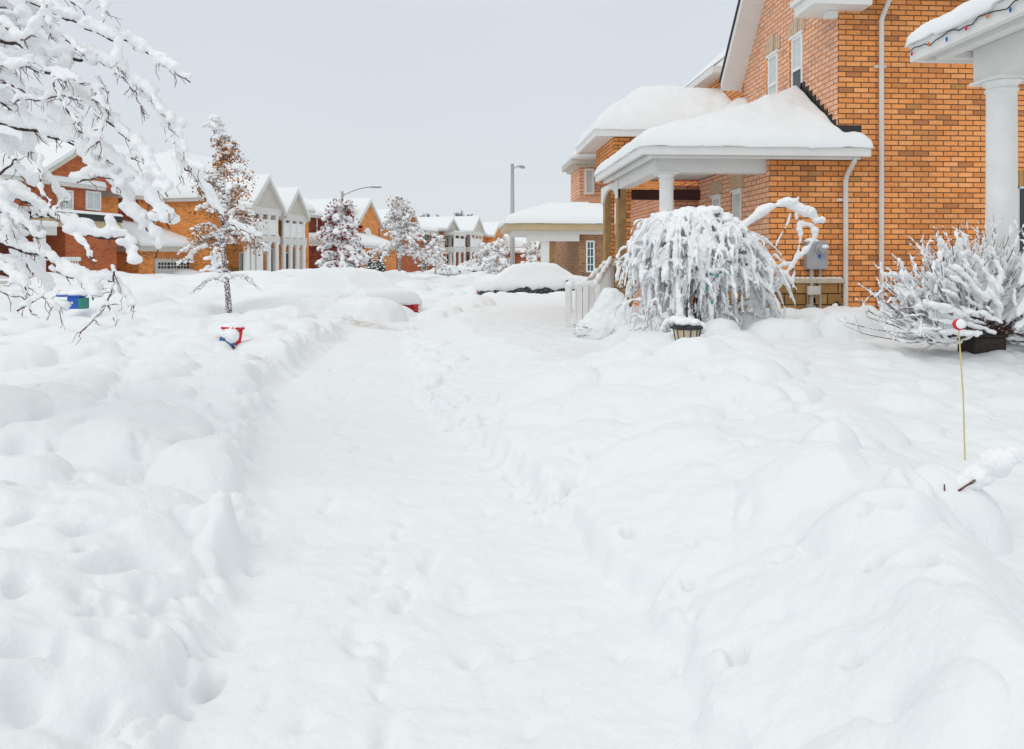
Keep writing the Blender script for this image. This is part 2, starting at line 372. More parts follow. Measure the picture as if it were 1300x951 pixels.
cam.location = (0, 0, EYE); cam.rotation_euler = (math.pi/2, 0, -TH)
scene.view_settings.view_transform = 'Standard'; scene.view_settings.look = 'None'; scene.view_settings.exposure = 0

# ------------------------------------------------------------------ snow ground
LE = np.array([(-5, .2), (1.5, -.95), (2.9, -1.2), (3.7, -1.43), (4.66, -1.66), (5.5, -1.98), (7.96, -2.64), (9.05, -3.04), (12.5, -3.48), (18.3, -3.9), (26, -5.2)])
LE[0] = (-5, -1.0)
RE = np.array([(-5, .75), (1.5, .78), (3.3, .68), (4.1, .51), (4.76, .22), (5.71, -.08), (6.47, -.31), (8.35, -.99), (16, -2.2), (26, -3.6)])
RC = np.array([(-5, .95), (1.2, 1.06), (1.70, 1.16), (1.92, 1.21), (2.59, 1.42), (3.88, 1.84), (5.4, 1.99), (7.6, 2.25), (9.4, 2.3), (12, 1.0)])
LE[1:] *= .87; RE[1:] *= .87; FLOOR = .21
def base_h(r, d):
    dd = np.maximum(d, .3); px = 650+F*r/dd
    le = np.interp(dd, LE[:, 0], LE[:, 1]); re = np.interp(dd, RE[:, 0], RE[:, 1]); rc = np.interp(dd, RC[:, 0], RC[:, 1])
    wob = .05*vn(r*2.3, d*2.3, 5)+.035*vn(r*7, d*7, 6)
    re0 = re; le = le+wob; re = re+wob*1.2
    far = sm((dd-8)/8)
    L = .27+.10*sm((dd-3)/3)+.08*sm((dd-6)/3)+.10*sm((le-r)/1.2)*(1-sm((dd-7)/3))
    bank = np.interp(dd, [9, 12, 16, 20, 26, 40, 60, 110, 200, 3000], [0, .0, .03, .08, .16, .27, .36, .34, .3, .3])
    st = np.interp(dd, [9, 16, 30, 60, 110, 200, 3000], [0, .04, .06, .16, .06, .0, .0])
    wl = 1-sm((px-395)/60)
    L = L+bank*wl+st*(1-wl)
    # right side
    crest = .65+.15*sm((dd-4.5)/3)-.04*sm((dd-8)/2.5)
    tt = np.clip((r-re0)/np.maximum(rc-re0, .2), 0, 1); tt = np.clip(tt+.30*tt*(1-tt)*vn(r*1.1, d*1.1, 12), 0, 1); inner = .265+(crest-.265)*(.6*sm(tt)+.4*(1-(1-tt)**1.5))
    lawn = np.interp(dd, [0, 3, 4, 5, 7, 10.5, 16, 30, 60, 110, 3000], [.36, .42, .55, .65, .79, .80, .60, .60, .75, .58, .5])
    drive = sm((dd-7)/1.5)*(1-sm((px-760)/70))
    lawn = lawn*(1-drive)+np.interp(dd, [7, 16, 24, 27, 60, 110, 3000], [.50, .47, .60, .42, .72, .58, .5])*drive
    R = np.where(r < rc, inner, crest+(lawn-crest)*sm((r-rc)/(.34+.04*dd)))
    R = R*(1-drive)+np.minimum(R, lawn)*drive
    mid = .5*(le+re)
    bw = .12+np.maximum(dd-10, 0)*.28; z = L+(R-L)*sm((r-mid)/bw+.5)
    ew = np.where(r < .5*(le+re), .22, .10)+.02*dd
    q = sm((le-r)/ew+.5)*(r < mid)+sm((r-re)/ew+.5)*(r >= mid)
    q = q*(1-sm((dd-13)/4.5))+sm((dd-13)/4.5)
    fl = .02*vn(r*1.3, d*1.3, 9)+.012*vn(r*5, d*5, 10)+.0
    return (FLOOR+fl)*(1-q)+z*q, le, re, rc, q
BL = []
def addblobs(n, fr, fd, R0, R1, hk=(.35, .8), pw=2.0, cond=None):
    for _ in range(n):
        d = fd(); r = fr(d)
        R = R0+(R1-R0)*rnd.random()**pw
        if cond and not cond(r, d): continue
        BL.append((r, d, R, R*rnd.uniform(*hk), rnd.uniform(.65, 1.0), rnd.uniform(0, math.pi)))
li = lambda A, d: float(np.interp(d, A[:, 0], A[:, 1]))
U = rnd.uniform
addblobs(90, lambda d: U(li(RE, d)+.15, li(RC, d)-.05), lambda: U(1.6, 4.6), .25, .65, (.08, .20))
addblobs(130, lambda d: U(li(RE, d)+.1, li(RC, d)+.1), lambda: U(4.4, 8.6), .14, .5, (.18, .40), cond=lambda r, d: d < 7 or 650+F*r/d > 760)
addblobs(150, lambda d: U(-d*.9-1, li(LE, d)-.15), lambda: U(1.5, 6.5), .14, .55, (.28, .55))
addblobs(120, lambda d: U(-d*.9-1, li(LE, d)-.05), lambda: U(1.5, 7), .06, .16, (.3, .6))
addblobs(90, lambda d: U(li(RE, d)+.05, li(RC, d)-.1), lambda: U(1.8, 8), .05, .13, (.25, .5))
BL[:] = BL[:-60]
addblobs(120, lambda d: U(-d*.9-1, li(LE, d)-.12), lambda: U(6.5, 9), .14, .5, (.25, .5), cond=lambda r, d: rnd.random() < .6)
addblobs(300, lambda d: (U(-60, 400)-650)/F*d, lambda: U(9.5, 18), .12, .6, (.2, .45))
addblobs(500, lambda d: (U(-60, 410)-650)/F*d, lambda: U(17, 30), .2, 1.1, (.25, .5))
addblobs(260, lambda d: (U(-100, 410)-650)/F*d, lambda: U(24, 48), .5, 1.6, (.2, .45))
addblobs(260, lambda d: (U(400, 600)-650)/F*d, lambda: U(17, 34), .15, .7, (.25, .5))
addblobs(160, lambda d: (U(430, 640)-650)/F*d, lambda: U(30, 80), .4, 1.4, (.2, .45))
addblobs(60, lambda d: (U(590, 740)-650)/F*d, lambda: U(23.4, 24.6), .15, .4, (.15, .4))
addblobs(110, lambda d: (U(900, 1160)-650)/F*d, lambda: U(8.2, 10.7), .12, .42, (.4, .8))
addblobs(50, lambda d: (U(1100, 1400)-650)/F*d, lambda: U(4.2, 7.5), .06, .22, (.15, .35))
addblobs(30, lambda d: li(RE, d)+U(0, .5), lambda: U(7.5, 13), .1, .28, (.2, .4))
for A, s in ((LE, -1), (RE, 1)):
    addblobs(420, lambda d: li(A, d)+s*abs(rnd.gauss(0, .10))-s*.03, lambda: 1.6*(12)**rnd.random(), .025, .10, (.5, 1.0))
for _px, _d, _R, _H in ((468, 17.0, .8, .45), (480, 16.7, .6, .48), (493, 16.7, .42, .46), (452, 18, .8, .4), (552, 16.9, .30, .2), (520, 16.3, .6, .04)): BL.append(((_px-650)/F*_d, _d, _R, _H, .8, .2))
# marked lumps
for px, py, z, R, H in ((25, 560, .72, .30, .30), (5, 620, .6, .35, .28), (150, 560, .5, .5, .2), (255, 640, .5, .28, .22), (90, 640, .5, .55, .25), (330, 610, .5, .2, .18),
                        (1080, 790, .80, .30, .16), (1110, 600, .86, .26, .20), (1050, 530, .82, .22, .2), (960, 470, .8, .30, .22), (1020, 560, .82, .32, .2), (880, 450, .78, .35, .2), (1215, 620, .62, .22, .2), (1160, 690, .5, .12, .16)):
    d = F*(EYE-z)/(py-HZ); BL.append(((px-650)/F*d, d, R, H, .9, .3))
FP = []
for k in range(34):
    d = 1.9*(6.5)**rnd.random(); r = li(LE, d)+(li(RE, d)-li(LE, d))*U(.12, .85); FP.append((r, d, U(.025, .06), U(.02, .045)))
for k in range(60):
    d = 2.2*(5.5)**rnd.random(); FP.append((li(RE, d)+U(-.06, .05), d, U(.014, .034)*(1+d/10), U(.03, .065)))
for k in range(26):
    d = 2.2*(5.5)**rnd.random(); FP.append((li(LE, d)+U(-.05, .06), d, U(.018, .04)*(1+d/10), U(.03, .07)))
for k in range(22):
    d = 2.3*(4.5)**rnd.random(); r = li(LE, d)+(li(RE, d)-li(LE, d))*(.35+.12*(k % 2)+U(-.05, .05)); FP += [(r, d, .05, .035), (r+.01, d+.12, .045, .025)]
FP += [((590-650)/F*3.1, 3.1, .10, .05), ((598-650)/F*3.25, 3.25, .08, .03)]
for px, py, R, H in ((245, 565, .05, .10), (238, 568, .05, .10), (215, 660, .06, .10), (225, 668, .05, .10), (185, 712, .06, .12), (150, 725, .05, .10), (265, 792, .035, .06), (272, 783, .03, .05), (1048, 545, .05, .10), (1092, 845, .05, .10), (700, 468, .07, .09), (618, 520, .05, .08), (310, 655, .04, .08), (125, 690, .05, .10), (30, 590, .06, .10), (330, 502, .06, .10), (890, 490, .06, .08), (1170, 655, .04, .08)):
    zz_ = .45 if px < 400 else .62; d = F*(EYE-zz_)/(py-HZ); FP.append(((px-650)/F*d, d, R, H))
for k in range(110):
    d = 2.0*(5)**rnd.random(); s_ = rnd.random() < .6
    r = U(-d*.75, li(LE, d)-.15) if s_ else U(li(RE, d)+.15, li(RC, d)); FP.append((r, d, U(.015, .035)*(1+d/8), U(.03, .09)))
HOL = []   # dark hollows under the lumps
for px, py in ((245, 565), (215, 660), (490-400, 700), (265, 795), (345, 712), (575, 385)): HOL.append((px, py))
LAMPS = []
def detail_point(r, d, z, sel, amp_ok=True): pass
def ground_eval(r, d, grid=None):
    z, le, re, rc, q = base_h(r, d)
    wx = .07*vn(r*2.1, d*2.1, 21)+.03*vn(r*6, d*6, 22)+.25*vn(r*.4, d*.4, 25)*sm((d-10)/8); wy = .07*vn(r*2.1, d*2.1, 23)+.03*vn(r*6, d*6, 24)
    rw = r+wx; dw = d+wy; D = np.zeros_like(z)
    for (br, bd, R, H, sq, an) in BL:
        if grid is not None:
            rho = math.hypot(br, bd); ph = math.atan2(br, bd); m = R+.4
            i0, i1 = grid['row'](max(rho-m, .3)), grid['row'](rho+m)+1
            da = math.asin(min(1, m/rho)); j0, j1 = grid['col'](ph-da), grid['col'](ph+da)+1
            if i1 <= i0 or j1 <= j0: continue
            S = (slice(i0, i1), slice(j0, j1))
        else: S = Ellipsis
        dx = rw[S]-br; dy = dw[S]-bd; ca, sa = math.cos(an), math.sin(an)
        u = (dx*ca+dy*sa)/R; v = (-dx*sa+dy*ca)/(R*sq); q2 = u*u+v*v
        D[S] = np.maximum(D[S], H*np.clip(1-q2, 0, 1)**.5)
    z = z+D*(.06+.94*sm((q-.25)/.6))
    for (br, bd, R, H) in FP:
        q2 = ((rw-br)**2+((dw-bd)*.8)**2)/R**2
        z -= H*np.exp(-q2*1.2)
    near = 1-sm((d-12)/12)
    z += (.35+.65*q)*(.0015*fbm(r*34, d*34, 41, 2)*(1-sm((d-4)/4))+.003*fbm(r*13, d*13, 43, 2)*near)
    z += q*(.022*fbm(r*1.3, d*1.3, 31, 3)*(.4+.6*near)+.012*fbm(r*6, d*6, 33, 2)*near)+.004*fbm(r*16, d*16, 35, 2)*near
    z += .14*fbm(r*.16, d*.16, 37, 2)*sm((d-18)/20)
    return z, q
def gz(x, y):
    r = x*CT-y*ST; d = x*ST+y*CT
    return float(ground_eval(np.array([r]), np.array([d]))[0][0])
def gpx(px, d): x, y, _ = world(px, d); return gz(x, y)
rows = np.concatenate([np.geomspace(.35, 1.15, 12), 1.2*np.exp(np.arange(0, 1062)*.0046)]); rows = rows[rows < 160]
rows = np.concatenate([rows, np.geomspace(170, 3500, 26)])
an1 = np.linspace(-.72, .72, 620); st = an1[1]-an1[0]
an2 = np.linspace(.72, 2*math.pi-.72, 90)[1:-1]
cols = np.concatenate([an1, an2])
RR, AA = np.meshgrid(rows, cols, indexing='ij')
gr = RR*np.sin(AA); gd = RR*np.cos(AA)
def _row(v): return int(np.clip(np.searchsorted(rows, v), 0, len(rows)))
def _col(a): return int(np.clip(math.floor((a+.72)/st)+1, 0, len(an1)))
Z, Q = ground_eval(gr, gd, {'row': _row, 'col': _col})
GX = gr*CT+gd*ST; GY = -gr*ST+gd*CT
nr_, nc_ = RR.shape
V = np.stack([GX, GY, Z], -1).reshape(-1, 3)
idx = np.arange(nr_*nc_).reshape(nr_, nc_); nxt = np.roll(idx, -1, axis=1)
Fq = np.stack([idx[:-1], nxt[:-1], nxt[1:], idx[1:]], -1).reshape(-1, 4)
cz = Z[0].mean(); V = np.concatenate([V, [[0, 0, cz]]]); ci = len(V)-1
tri = np.stack([np.full(nc_, ci), nxt[0], idx[0]], -1)
me = bpy.data.meshes.new('snow_ground')
nq, ntr = len(Fq), len(tri)
me.vertices.add(len(V)); me.vertices.foreach_set('co', V.ravel())
me.loops.add(nq*4+ntr*3); me.polygons.add(nq+ntr)
me.loops.foreach_set('vertex_index', np.concatenate([Fq.ravel(), tri.ravel()]).astype(np.int32))
me.polygons.foreach_set('loop_start', np.concatenate([np.arange(nq)*4, nq*4+np.arange(ntr)*3]).astype(np.int32))
me.polygons.foreach_set('loop_total', np.concatenate([np.full(nq, 4), np.full(ntr, 3)]).astype(np.int32))
me.update(calc_edges=True); me.validate(); me.shade_smooth(); me.materials.append(M['snow_g'])
gpxs = 650+F*gr/np.maximum(gd, .3); gpys = HZ+F*(EYE-Z)/np.maximum(gd, .3)
dirt = np.zeros(nr_*nc_)
G_ = lambda cx, cd, wx, wd: np.exp(-(((gr-cx)/wx)**2+((gd-cd)/wd)**2))
def dpatch(px, d, wx, wd): return G_((px-650)/F*d, d, wx, wd)
dd_ = dpatch(465, 18.2, .55, .9)*1.0+dpatch(462, 15.6, .5, .35)*.9+dpatch(497, 15.2, .5, .15)*.6+dpatch(411, 21.5, .6, .3)*.4
dd_ += np.clip(G_((331-650)/F*9.05, 9.05, .12, .25)*.5, 0, 1)
dirt[:] = np.clip(dd_, 0, 1).ravel(); dirt = np.append(dirt, 0)
at = me.attributes.new('dirt', 'FLOAT', 'POINT'); at.data.foreach_set('value', dirt.astype(np.float32))
ground = bpy.data.objects.new('snow_ground', me); COL.objects.link(ground); tag(ground, 'deep white snow covering the ground with a shovelled path down the middle', 'snow', kind='structure')
# ------------------------------------------------------------------ corner brick house (right)
YW = 10.9
XB = on_Y(977, YW); XA = on_Y(1062, YW)
hA = thing('brick_house', (XA, YW, .4), 'orange brick house with snow-buried porch roof and electric meter on its side wall', 'house')
PA = -Vector(hA.location)                      # children are written in world metres
def A_(mb, name, mat, par=None, **k):
    o = mb.build(name, mat, par or hA, **k)
    if par is None: o.location = PA
    return o
zsoff = zat(200, XB, YW)                       # soffit
Ygf = on_X(945, XA)                            # far edge of the gable wall
Ylo = on_X(887, XB)
zg0 = zat(10, XA, YW)                          # near gable foot
_yf = on_X(915, XA-.42); _zf = zat(112, XA-.42, _yf); _zn = zat(-14, XA, YW); Yap = (_zf-_zn)/2.32+(_yf+YW-.35)/2; zap = _zf+1.16*(_yf-Yap)
zfoot = zap-1.16*(Yap-YW)+.1
# walls
mb = MB(); mb.box(XB, XA+.02, YW, YW+.24, -.3, zsoff+.02); mb.box(XA+.02, 13.5, YW, YW+.24, -.3, zfoot+.1)
A_(mb, 'wall', 'brick')
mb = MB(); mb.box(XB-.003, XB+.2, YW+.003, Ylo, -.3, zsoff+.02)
A_(mb, 'wall', 'brick_pale')
yf_ = YW+.003; sl = 1.16
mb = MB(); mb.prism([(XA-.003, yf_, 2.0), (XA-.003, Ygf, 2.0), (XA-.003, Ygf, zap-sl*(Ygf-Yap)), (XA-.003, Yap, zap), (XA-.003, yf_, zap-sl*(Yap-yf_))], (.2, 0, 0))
A_(mb, 'wall', 'brick_pale', uvoff=(.05, .02))
mb = MB(); mb.box(XA+.2, 13.5, YW+.24, Ygf-.05, -.3, zfoot+.1); A_(mb, 'wall', 'brick')
# gable trim: rake soffit boards, fascia, snow
def rake(x0, x1, ya, za, yb, zb, t): 
    return [(x0, ya, za), (x0, yb, zb), (x0, yb, zb+t), (x0, ya, za+t)]
ov = .42; yfe = on_X(915, XA-ov); zfe = zap-sl*(yfe-Yap); yne = YW-.35; zne = zap-sl*(Yap-yne)
mb = MB(); mb.prism(rake(XA-ov, 0, yfe, zfe-.05, Yap, zap-.02, .18), (ov+3.5, 0, 0)); mb.prism(rake(XA-ov, 0, yne, zne-.05, Yap, zap-.02, .18), (ov+8, 0, 0))
A_(mb, 'gable_roof', 'soffit')
mb = MB(); mb.prism(rake(XA-ov-.03, 0, yfe+.02, zfe+.10, Yap, zap+.16, .06), (.1, 0, 0)); mb.prism(rake(XA-ov-.03, 0, yne-.02, zne+.10, Yap, zap+.16, .06), (.1, 0, 0)); A_(mb, 'drip_edge', 'black')
mb = MB(); mb.prism(rake(XA-ov+.25, 0, yfe-.05, zfe+.22, Yap, zap+.2, .3), (ov+3, 0, 0)); mb.prism(rake(XA-ov+.25, 0, yne+.05, zne+.22, Yap, zap+.2, .3), (ov+7.5, 0, 0))
A_(mb, 'roof_snow', 'snow', bevel=.08)
# cornice return at the near foot of the gable
xc0, xc1 = on_Y(1033, YW-.3), on_Y(1108, YW-.3); zc = zat(7, XA, YW-.3)+.02
mb = MB(); mb.box(xc0, xc1, YW-.3, YW+.35, zc, zc+.16); mb.box(xc0-.05, xc1+.03, YW-.36, YW+.4, zc+.16, zc+.24); mb.box(XA-.16, XA+.02, YW-.02, YW+.1, zc-.10, zc)
A_(mb, 'cornice', 'soffit', bevel=.01)
mb = MB(); mb.box(xc1, 13.6, YW-.42, YW-.0, zfoot+.15, zfoot+.30); A_(mb, 'eave', 'soffit')
# upper windows on the gable wall
def side_window(X, py_top, py_bot, pxa, pxb, glassm='curtain', lower=None, soldier=True, keystone=False, dz=0):
    Ya, Yb = on_X(pxb, X), on_X(pxa, X)        # near, far
    ym = (Ya+Yb)/2; zt = zat(py_top, X, ym); zb = zat(py_bot, X, ym)
    mb = MB()
    mb.box(X-.012, X+.05, Ya-.06, Yb+.06, zb-.05, zt+.06)
    mb.v = []; mb.f = []
    fw = .045
    mb.box(X-.02, X+.06, Ya, Ya+fw, zb, zt); mb.box(X-.02, X+.06, Yb-fw, Yb, zb, zt); mb.box(X-.02, X+.06, Ya+fw, Yb-fw, zt-fw, zt); mb.box(X-.02, X+.06, Ya+fw, Yb-fw, zb, zb+fw)
    zm = zb+(zt-zb)*.5; mb.box(X-.03, X+.05, Ya+fw, Yb-fw, zm-.025, zm+.025); mb.box(X-.045, X+.02, Ya-.05, Yb+.05, zt, zt+.035)
    wd = A_(mb, 'window', 'white')
    g = MB(); g.box(X-.004, X+.03, Ya+fw, Yb-fw, zm+.025, zt-fw); g.build('pane', glassm, wd)
    g = MB(); g.box(X-.006, X+.03, Ya+fw, Yb-fw, zb+fw, zm-.025); g.build('pane', lower or glassm, wd)
    r = MB(); r.box(X-.008, X+.02, Yb, Yb+.1, zb, zt); A_(r, 'window_reveal', 'brick')
    if soldier:
        s_ = MB(); h = .24
        s_.box(X-.02, X+.02, Ya-.10, Yb+.12, zt+.04, zt+.04+h); A_(s_, 'soldier_course', 'soldier_pale', uvoff=(0, -(zt+.04)))
    if keystone:
        k = MB(); k.prism([(X-.04, ym-.05, zt+.03), (X-.04, ym+.05, zt+.03), (X-.04, ym+.075, zt+.34), (X-.04, ym-.075, zt+.34)], (.05, 0, 0)); A_(k, 'keystone', 'ledge')
side_window(XA, 46, 130, 1006, 1019.5, 'curtain', 'glass', keystone=True)
side_window(XA, 70, 145, 976, 988, 'curtain', 'curtain', keystone=True)
side_window(XB, 243, 335, 931, 942, 'curtain', 'glass')
side_window(XB, 250, 330, 905, 915, 'curtain', 'glass')
# stone base and ledge on the side wall
xs0, xs1 = XB-.03, on_Y(1066, YW)
zl = zat(356, XB, YW)
mb = MB(); mb.box(xs0, xs1, YW-.05, YW+.003, -.3, zl-.045); A_(mb, 'stone_base', 'stone', bevel=.008)
mb = MB(); mb.box(xs0-.04, xs1+.03, YW-.09, YW+.01, zl-.043, zl+.03); A_(mb, 'stone_ledge', 'ledge', bevel=.01)
mb = MB(); mb.box(xs0, XB+.003, YW+.003, Ylo, -.3, zl-.045); A_(mb, 'stone_base', 'stone')
mb = MB()
for k in range(14):
    x = xs0+(xs1-xs0)*k/14; mb.blob((x+.03, YW-.07, zl+.035), .035, (1.4, .8, .5), sub=1, lump=.2)
A_(mb, 'ledge_snow', 'snow_t', smooth=True)
# porch roof
Ye = YW-.25; XL = on_Y(814.5, Ye); Yf = on_X(757, XL); XR = on_Y(1102, Ye); ze = zat(196.5, XL, Ye); fh = .12
mb = MB(); mb.box(XL, XR, Ye, YW-.002, ze+.04, ze+fh); mb.box(XL, XA, YW-.002, Yf, ze+.06, ze+fh)
mb.box(XL-.02, XL+.05, Ye, Yf, ze, ze+fh); mb.box(XL-.02, XR+.01, Ye-.05, Ye, ze, ze+fh+.01); mb.box(XR-.01, XR+.03, Ye-.04, YW-.002, ze, ze+fh)
A_(mb, 'porch_eave', 'soffit', bevel=.008)
mb = MB(); mb.box(XL+.12, XR-.1, Ye+.02, Ye+.10, ze-.035, ze+.04); mb.box(XL+.12, XL+.2, Ye+.10, Yf-.1, ze-.035, ze+.04); A_(mb, 'eave_moulding', 'soffit', bevel=.01)
zc_ = zsoff
mb = MB(); mb.box(XL+.28, XB-.004, Ye+.35, Ye+.60, ze-.20, ze+.03); mb.box(XL+.28, XL+.50, Ye+.60, Yf-.3, ze-.20, ze+.03); A_(mb, 'porch_beam', 'soffit', bevel=.006)
slp = .66
def zroofA(x, y):
    return ze+fh+slp*np.minimum(np.minimum((x-XL)*.50, y-Ye), Yf-y)
def zsnowA(x, y):
    e = np.minimum(np.minimum(x-XL+.05, y-Ye+.08), np.minimum(Yf-y+.05, XR+.06-x))
    t = .24*edgeround(e, .26)+.04*np.exp(-((x-XA)/.25)**2)*sm((y-YW)/.5)+.03*fbm(x*2, y*2, 51)*sm(e/.3)
    z = zroofA(np.maximum(x, XL), np.clip(y, Ye, Yf))
    ym = (Ye+Yf)/2; rz = slp*(Yf-Ye)/2
    # soften ridge and hips
    h = z-(ze+fh); h = np.where(h > rz-.25, rz-.25+.25*np.tanh((h-rz+.25)/.25), h)
    # falls away to the overhang at the right end
    fall = sm((x-(XA-.05))/.12); h = h*(1-fall)+np.minimum(h, .03)*fall
    return ze+fh+h+t
patch('roof_snow', hA, np.concatenate([lin(XL-.05, XL+.3, 12), lin(XL+.35, XA-.4, 80), lin(XA-.35, XR+.06, 30)]),
      np.concatenate([lin(Ye-.08, Ye+.25, 10), lin(Ye+.3, Yf-.25, 60), lin(Yf-.2, Yf+.05, 8)]), zsnowA, lambda x, y: 0*x+ze+fh+.004).location = PA
# flashing: stepped along the wall, level across the corner
yA0, yA1 = on_X(1063, XA), on_X(1018, XA); mb = MB(); n = 9
for k in range(n):
    ya = YW+(yA1-YW)*k/n; yb = YW+(yA1-YW)*(k+1)/n; zz = zat(158, XA, YW)+.02+.80*(ya-YW)
    mb.box(XA-.02, XA-.004, ya, yb+.02, zz-.22, zz+.06)
A_(mb, 'flashing', 'black')
x1_ = on_Y(1093, YW); mb = MB(); mb.box(XA-.03, x1_, YW-.012, YW-.001, zat(166, XA, YW)-.1, zat(159, XA, YW)); A_(mb, 'flashing', 'black')
# round porch column
dcol = dist(XL+.4, Ye+.48); xcol = on_Y(846, Ye+.48); ycol = Ye+.48
rc_ = 9.0/F*dist(xcol, ycol)
def column(cx, cy, r, z0, z1, par, mat='white', loc=None):
    m_ = MB(); m_.lathe((cx, cy), [(r*1.25, z0), (r*1.25, z0+.06), (r*1.02, z0+.10), (r*1.04, z0+.5), (r*.97, z1-.14), (r*.97, z1-.13), (r*1.08, z1-.12), (r*1.08, z1-.10), (r*.98, z1-.095), (r*1.0, z1-.07), (r*1.3, z1-.035), (r*1.33, z1-.03)], 28)
    m_.box(cx-r*1.45, cx+r*1.45, cy-r*1.45, cy+r*1.45, z1-.028, z1)
    o = m_.build('column', mat, par); 
    for p in o.data.polygons: p.use_smooth = len(p.vertices) == 4 and abs(p.normal.z) < .9 and p.index < 28*11
    if loc is not None: o.location = loc
    return o
column(xcol, ycol, rc_, -.1, ze-.20, hA, loc=PA)
# arch, pillars on stone pedestals at the street side
def pillar(pxa, pxb, X, name='pillar'):
    yy = on_X((pxa+pxb)/2, X); s_ = F/dist(X, yy); w_ = (pxb-pxa)/s_*.5
    zc1 = zat(333, X, yy)
    m_ = MB(); m_.box(X-w_, X+w_*.2, yy-.12, yy+.12, zc1, ze-.1); A_(m_, 'pillar', 'ledge' if 0 else 'pillar_tan')
    m_ = MB(); m_.box(X+w_*.2, X+w_*1.0, yy-.11, yy+.12, zc1, ze-.1); A_(m_, 'pillar', 'brick')
    m_ = MB(); m_.box(X-w_*1.35, X+w_*1.35, yy-.2, yy+.2, zc1-.07, zc1-.002); A_(m_, 'pillar_cap', 'ledge', bevel=.01)
    m_ = MB(); m_.box(X-w_*1.1, X+w_*1.1, yy-.16, yy+.16, -.2, zc1-.07); A_(m_, 'pedestal', 'stone')
    m_ = MB()
    for q in range(4): m_.blob((X-w_*1.1+q*w_*.7, yy-.1, zc1+.005), .06, (1, 1, .5), sub=1)
    A_(m_, 'ledge_snow', 'snow_t', smooth=True)
    return yy
M['pillar_tan'] = plain('tan_pillar_face', (.36, .22, .09), .8, var=.25, scale=6, bump=.4)
XP = XL+.40
ypn = pillar(783, 800, XP); ypf = pillar(767, 779, XP)
m_ = MB(); pts = []; zt_ = ze-.03; zs = zat(252, XP, ypn); cy_ = (ypn+ypf)/2; hw = (ypf-ypn)/2-.08
outer = [(ypn-.12, zs), (ypn-.12, zt_), (ypf+.12, zt_), (ypf+.12, zs), (ypf-.10, zs)]
inner = [(cy_+hw*math.cos(a), zs+(zt_-zs)*.72*math.sin(a)) for a in np.linspace(0, math.pi, 14)]
m_.prism([(XP-.14, y, z) for y, z in outer+inner], (.05, 0, 0)); A_(m_, 'arch', 'soffit')
# beam and brick wing beyond the porch
m_ = MB(); zb_ = zat(248, XP, Yf); m_.box(XP+.14, XA+.1, Yf-.15, Yf, zb_-.09, zb_+.10); A_(m_, 'porch_beam', 'maroon')
m_ = MB(); xw = 4.2; m_.box(xw, XA+.2, Yf+.3, Yf+5.2, -.2, zat(255, xw, Yf+.3)+.3); A_(m_, 'wall', 'brick_pale')
m_ = MB(); m_.box(XB+.2, XA+.2, Ylo-.1, Yf+.3, -.2, ze+.3); A_(m_, 'wall', 'brick')
# wing with hipped roof
XW = 2.66; YA, YB = on_X(757, XW), on_X(734, XW); YB2 = YB+.1; zwe = zat(173, XW, YA)
m_ = MB(); m_.box(XW, XA, YA, YB2, zwe+.05, zwe+.13); m_.box(XW-.02, XW+.05, YA, YB2, zwe, zwe+.14); m_.box(XW-.02, XA, YA-.04, YA, zwe, zwe+.14)
m_.box(XW-.02, XA, YB2, YB2+.04, zwe, zwe+.14); A_(m_, 'wing_eave', 'soffit')
m_ = MB(); m_.box(XW+.42, XA, YA+.30, YB2-.1, ze+.35, zwe+.06); A_(m_, 'wall', 'brick')
zwr = zat(109, 4.2, (YA+YB)/2)-.24
hs = (zwr-zwe-.13)/((YB2-YA)/2)
def zsnowW(x, y):
    e = np.minimum(np.minimum(x-XW+.05, y-YA+.06), YB2-y+.06)
    h = hs*np.minimum(np.minimum(x-XW, y-YA), YB2-y); rz = hs*(YB2-YA)/2
    h = np.where(h > rz-.15, rz-.15+.15*np.tanh((h-rz+.15)/.15), np.maximum(h, 0))
    return zwe+.13+h+.27*edgeround(e, .3)+.03*fbm(x*2, y*2, 61)*sm(e/.3)+.30*np.exp(-((x-XA+.1)/.28)**2)*np.exp(-((y-Ygf+.1)/.7)**2)
patch('roof_snow', hA, lin(XW-.05, XA, 80), np.concatenate([lin(YA-.06, YA+.3, 9), lin(YA+.35, YB2+.06, 36)]), zsnowW, lambda x, y: 0*x+zwe+.134).location = PA
# drift filling the corner between the two roofs against the gable wall
def zdr(x, y): return ze+.3+1.25*np.exp(-((x-XA)/.9)**2)*np.exp(-((y-(YA-.15))/.75)**2)+.2*edgeround(np.minimum(np.minimum(x-XA+1.6, y-YA+1.5), YA+.6-y), .3)
patch('roof_snow', hA, lin(XA-1.6, XA, 26), lin(YA-1.5, YA+.6, 26), zdr, lambda x, y: 0*x+ze+.2).location = PA
# far main roof behind the gable
yr0, yr1 = on_X(905, XA-.3), on_X(878, XA-.3); zr = zat(92, XA-.3, yr0)
m_ = MB(); m_.box(XA-.3, 13.5, yr0, yr1+2, zr, zr+.14); A_(m_, 'main_eave', 'soffit')
m_ = MB(); m_.prism([(XA-.32, yr0-.03, zr+.142), (XA-.32, yr1+2, zr+.142), (XA+1.4, yr1+2, zr+1.7), (XA+1.4, yr0-.03, zr+1.7)], (.35, 0, .22)); A_(m_, 'roof_snow', 'snow', bevel=.05)
m_ = MB(); m_.box(XA, 13.5, Ygf, yr1+2, 2, zr+.02); A_(m_, 'wall', 'brick')
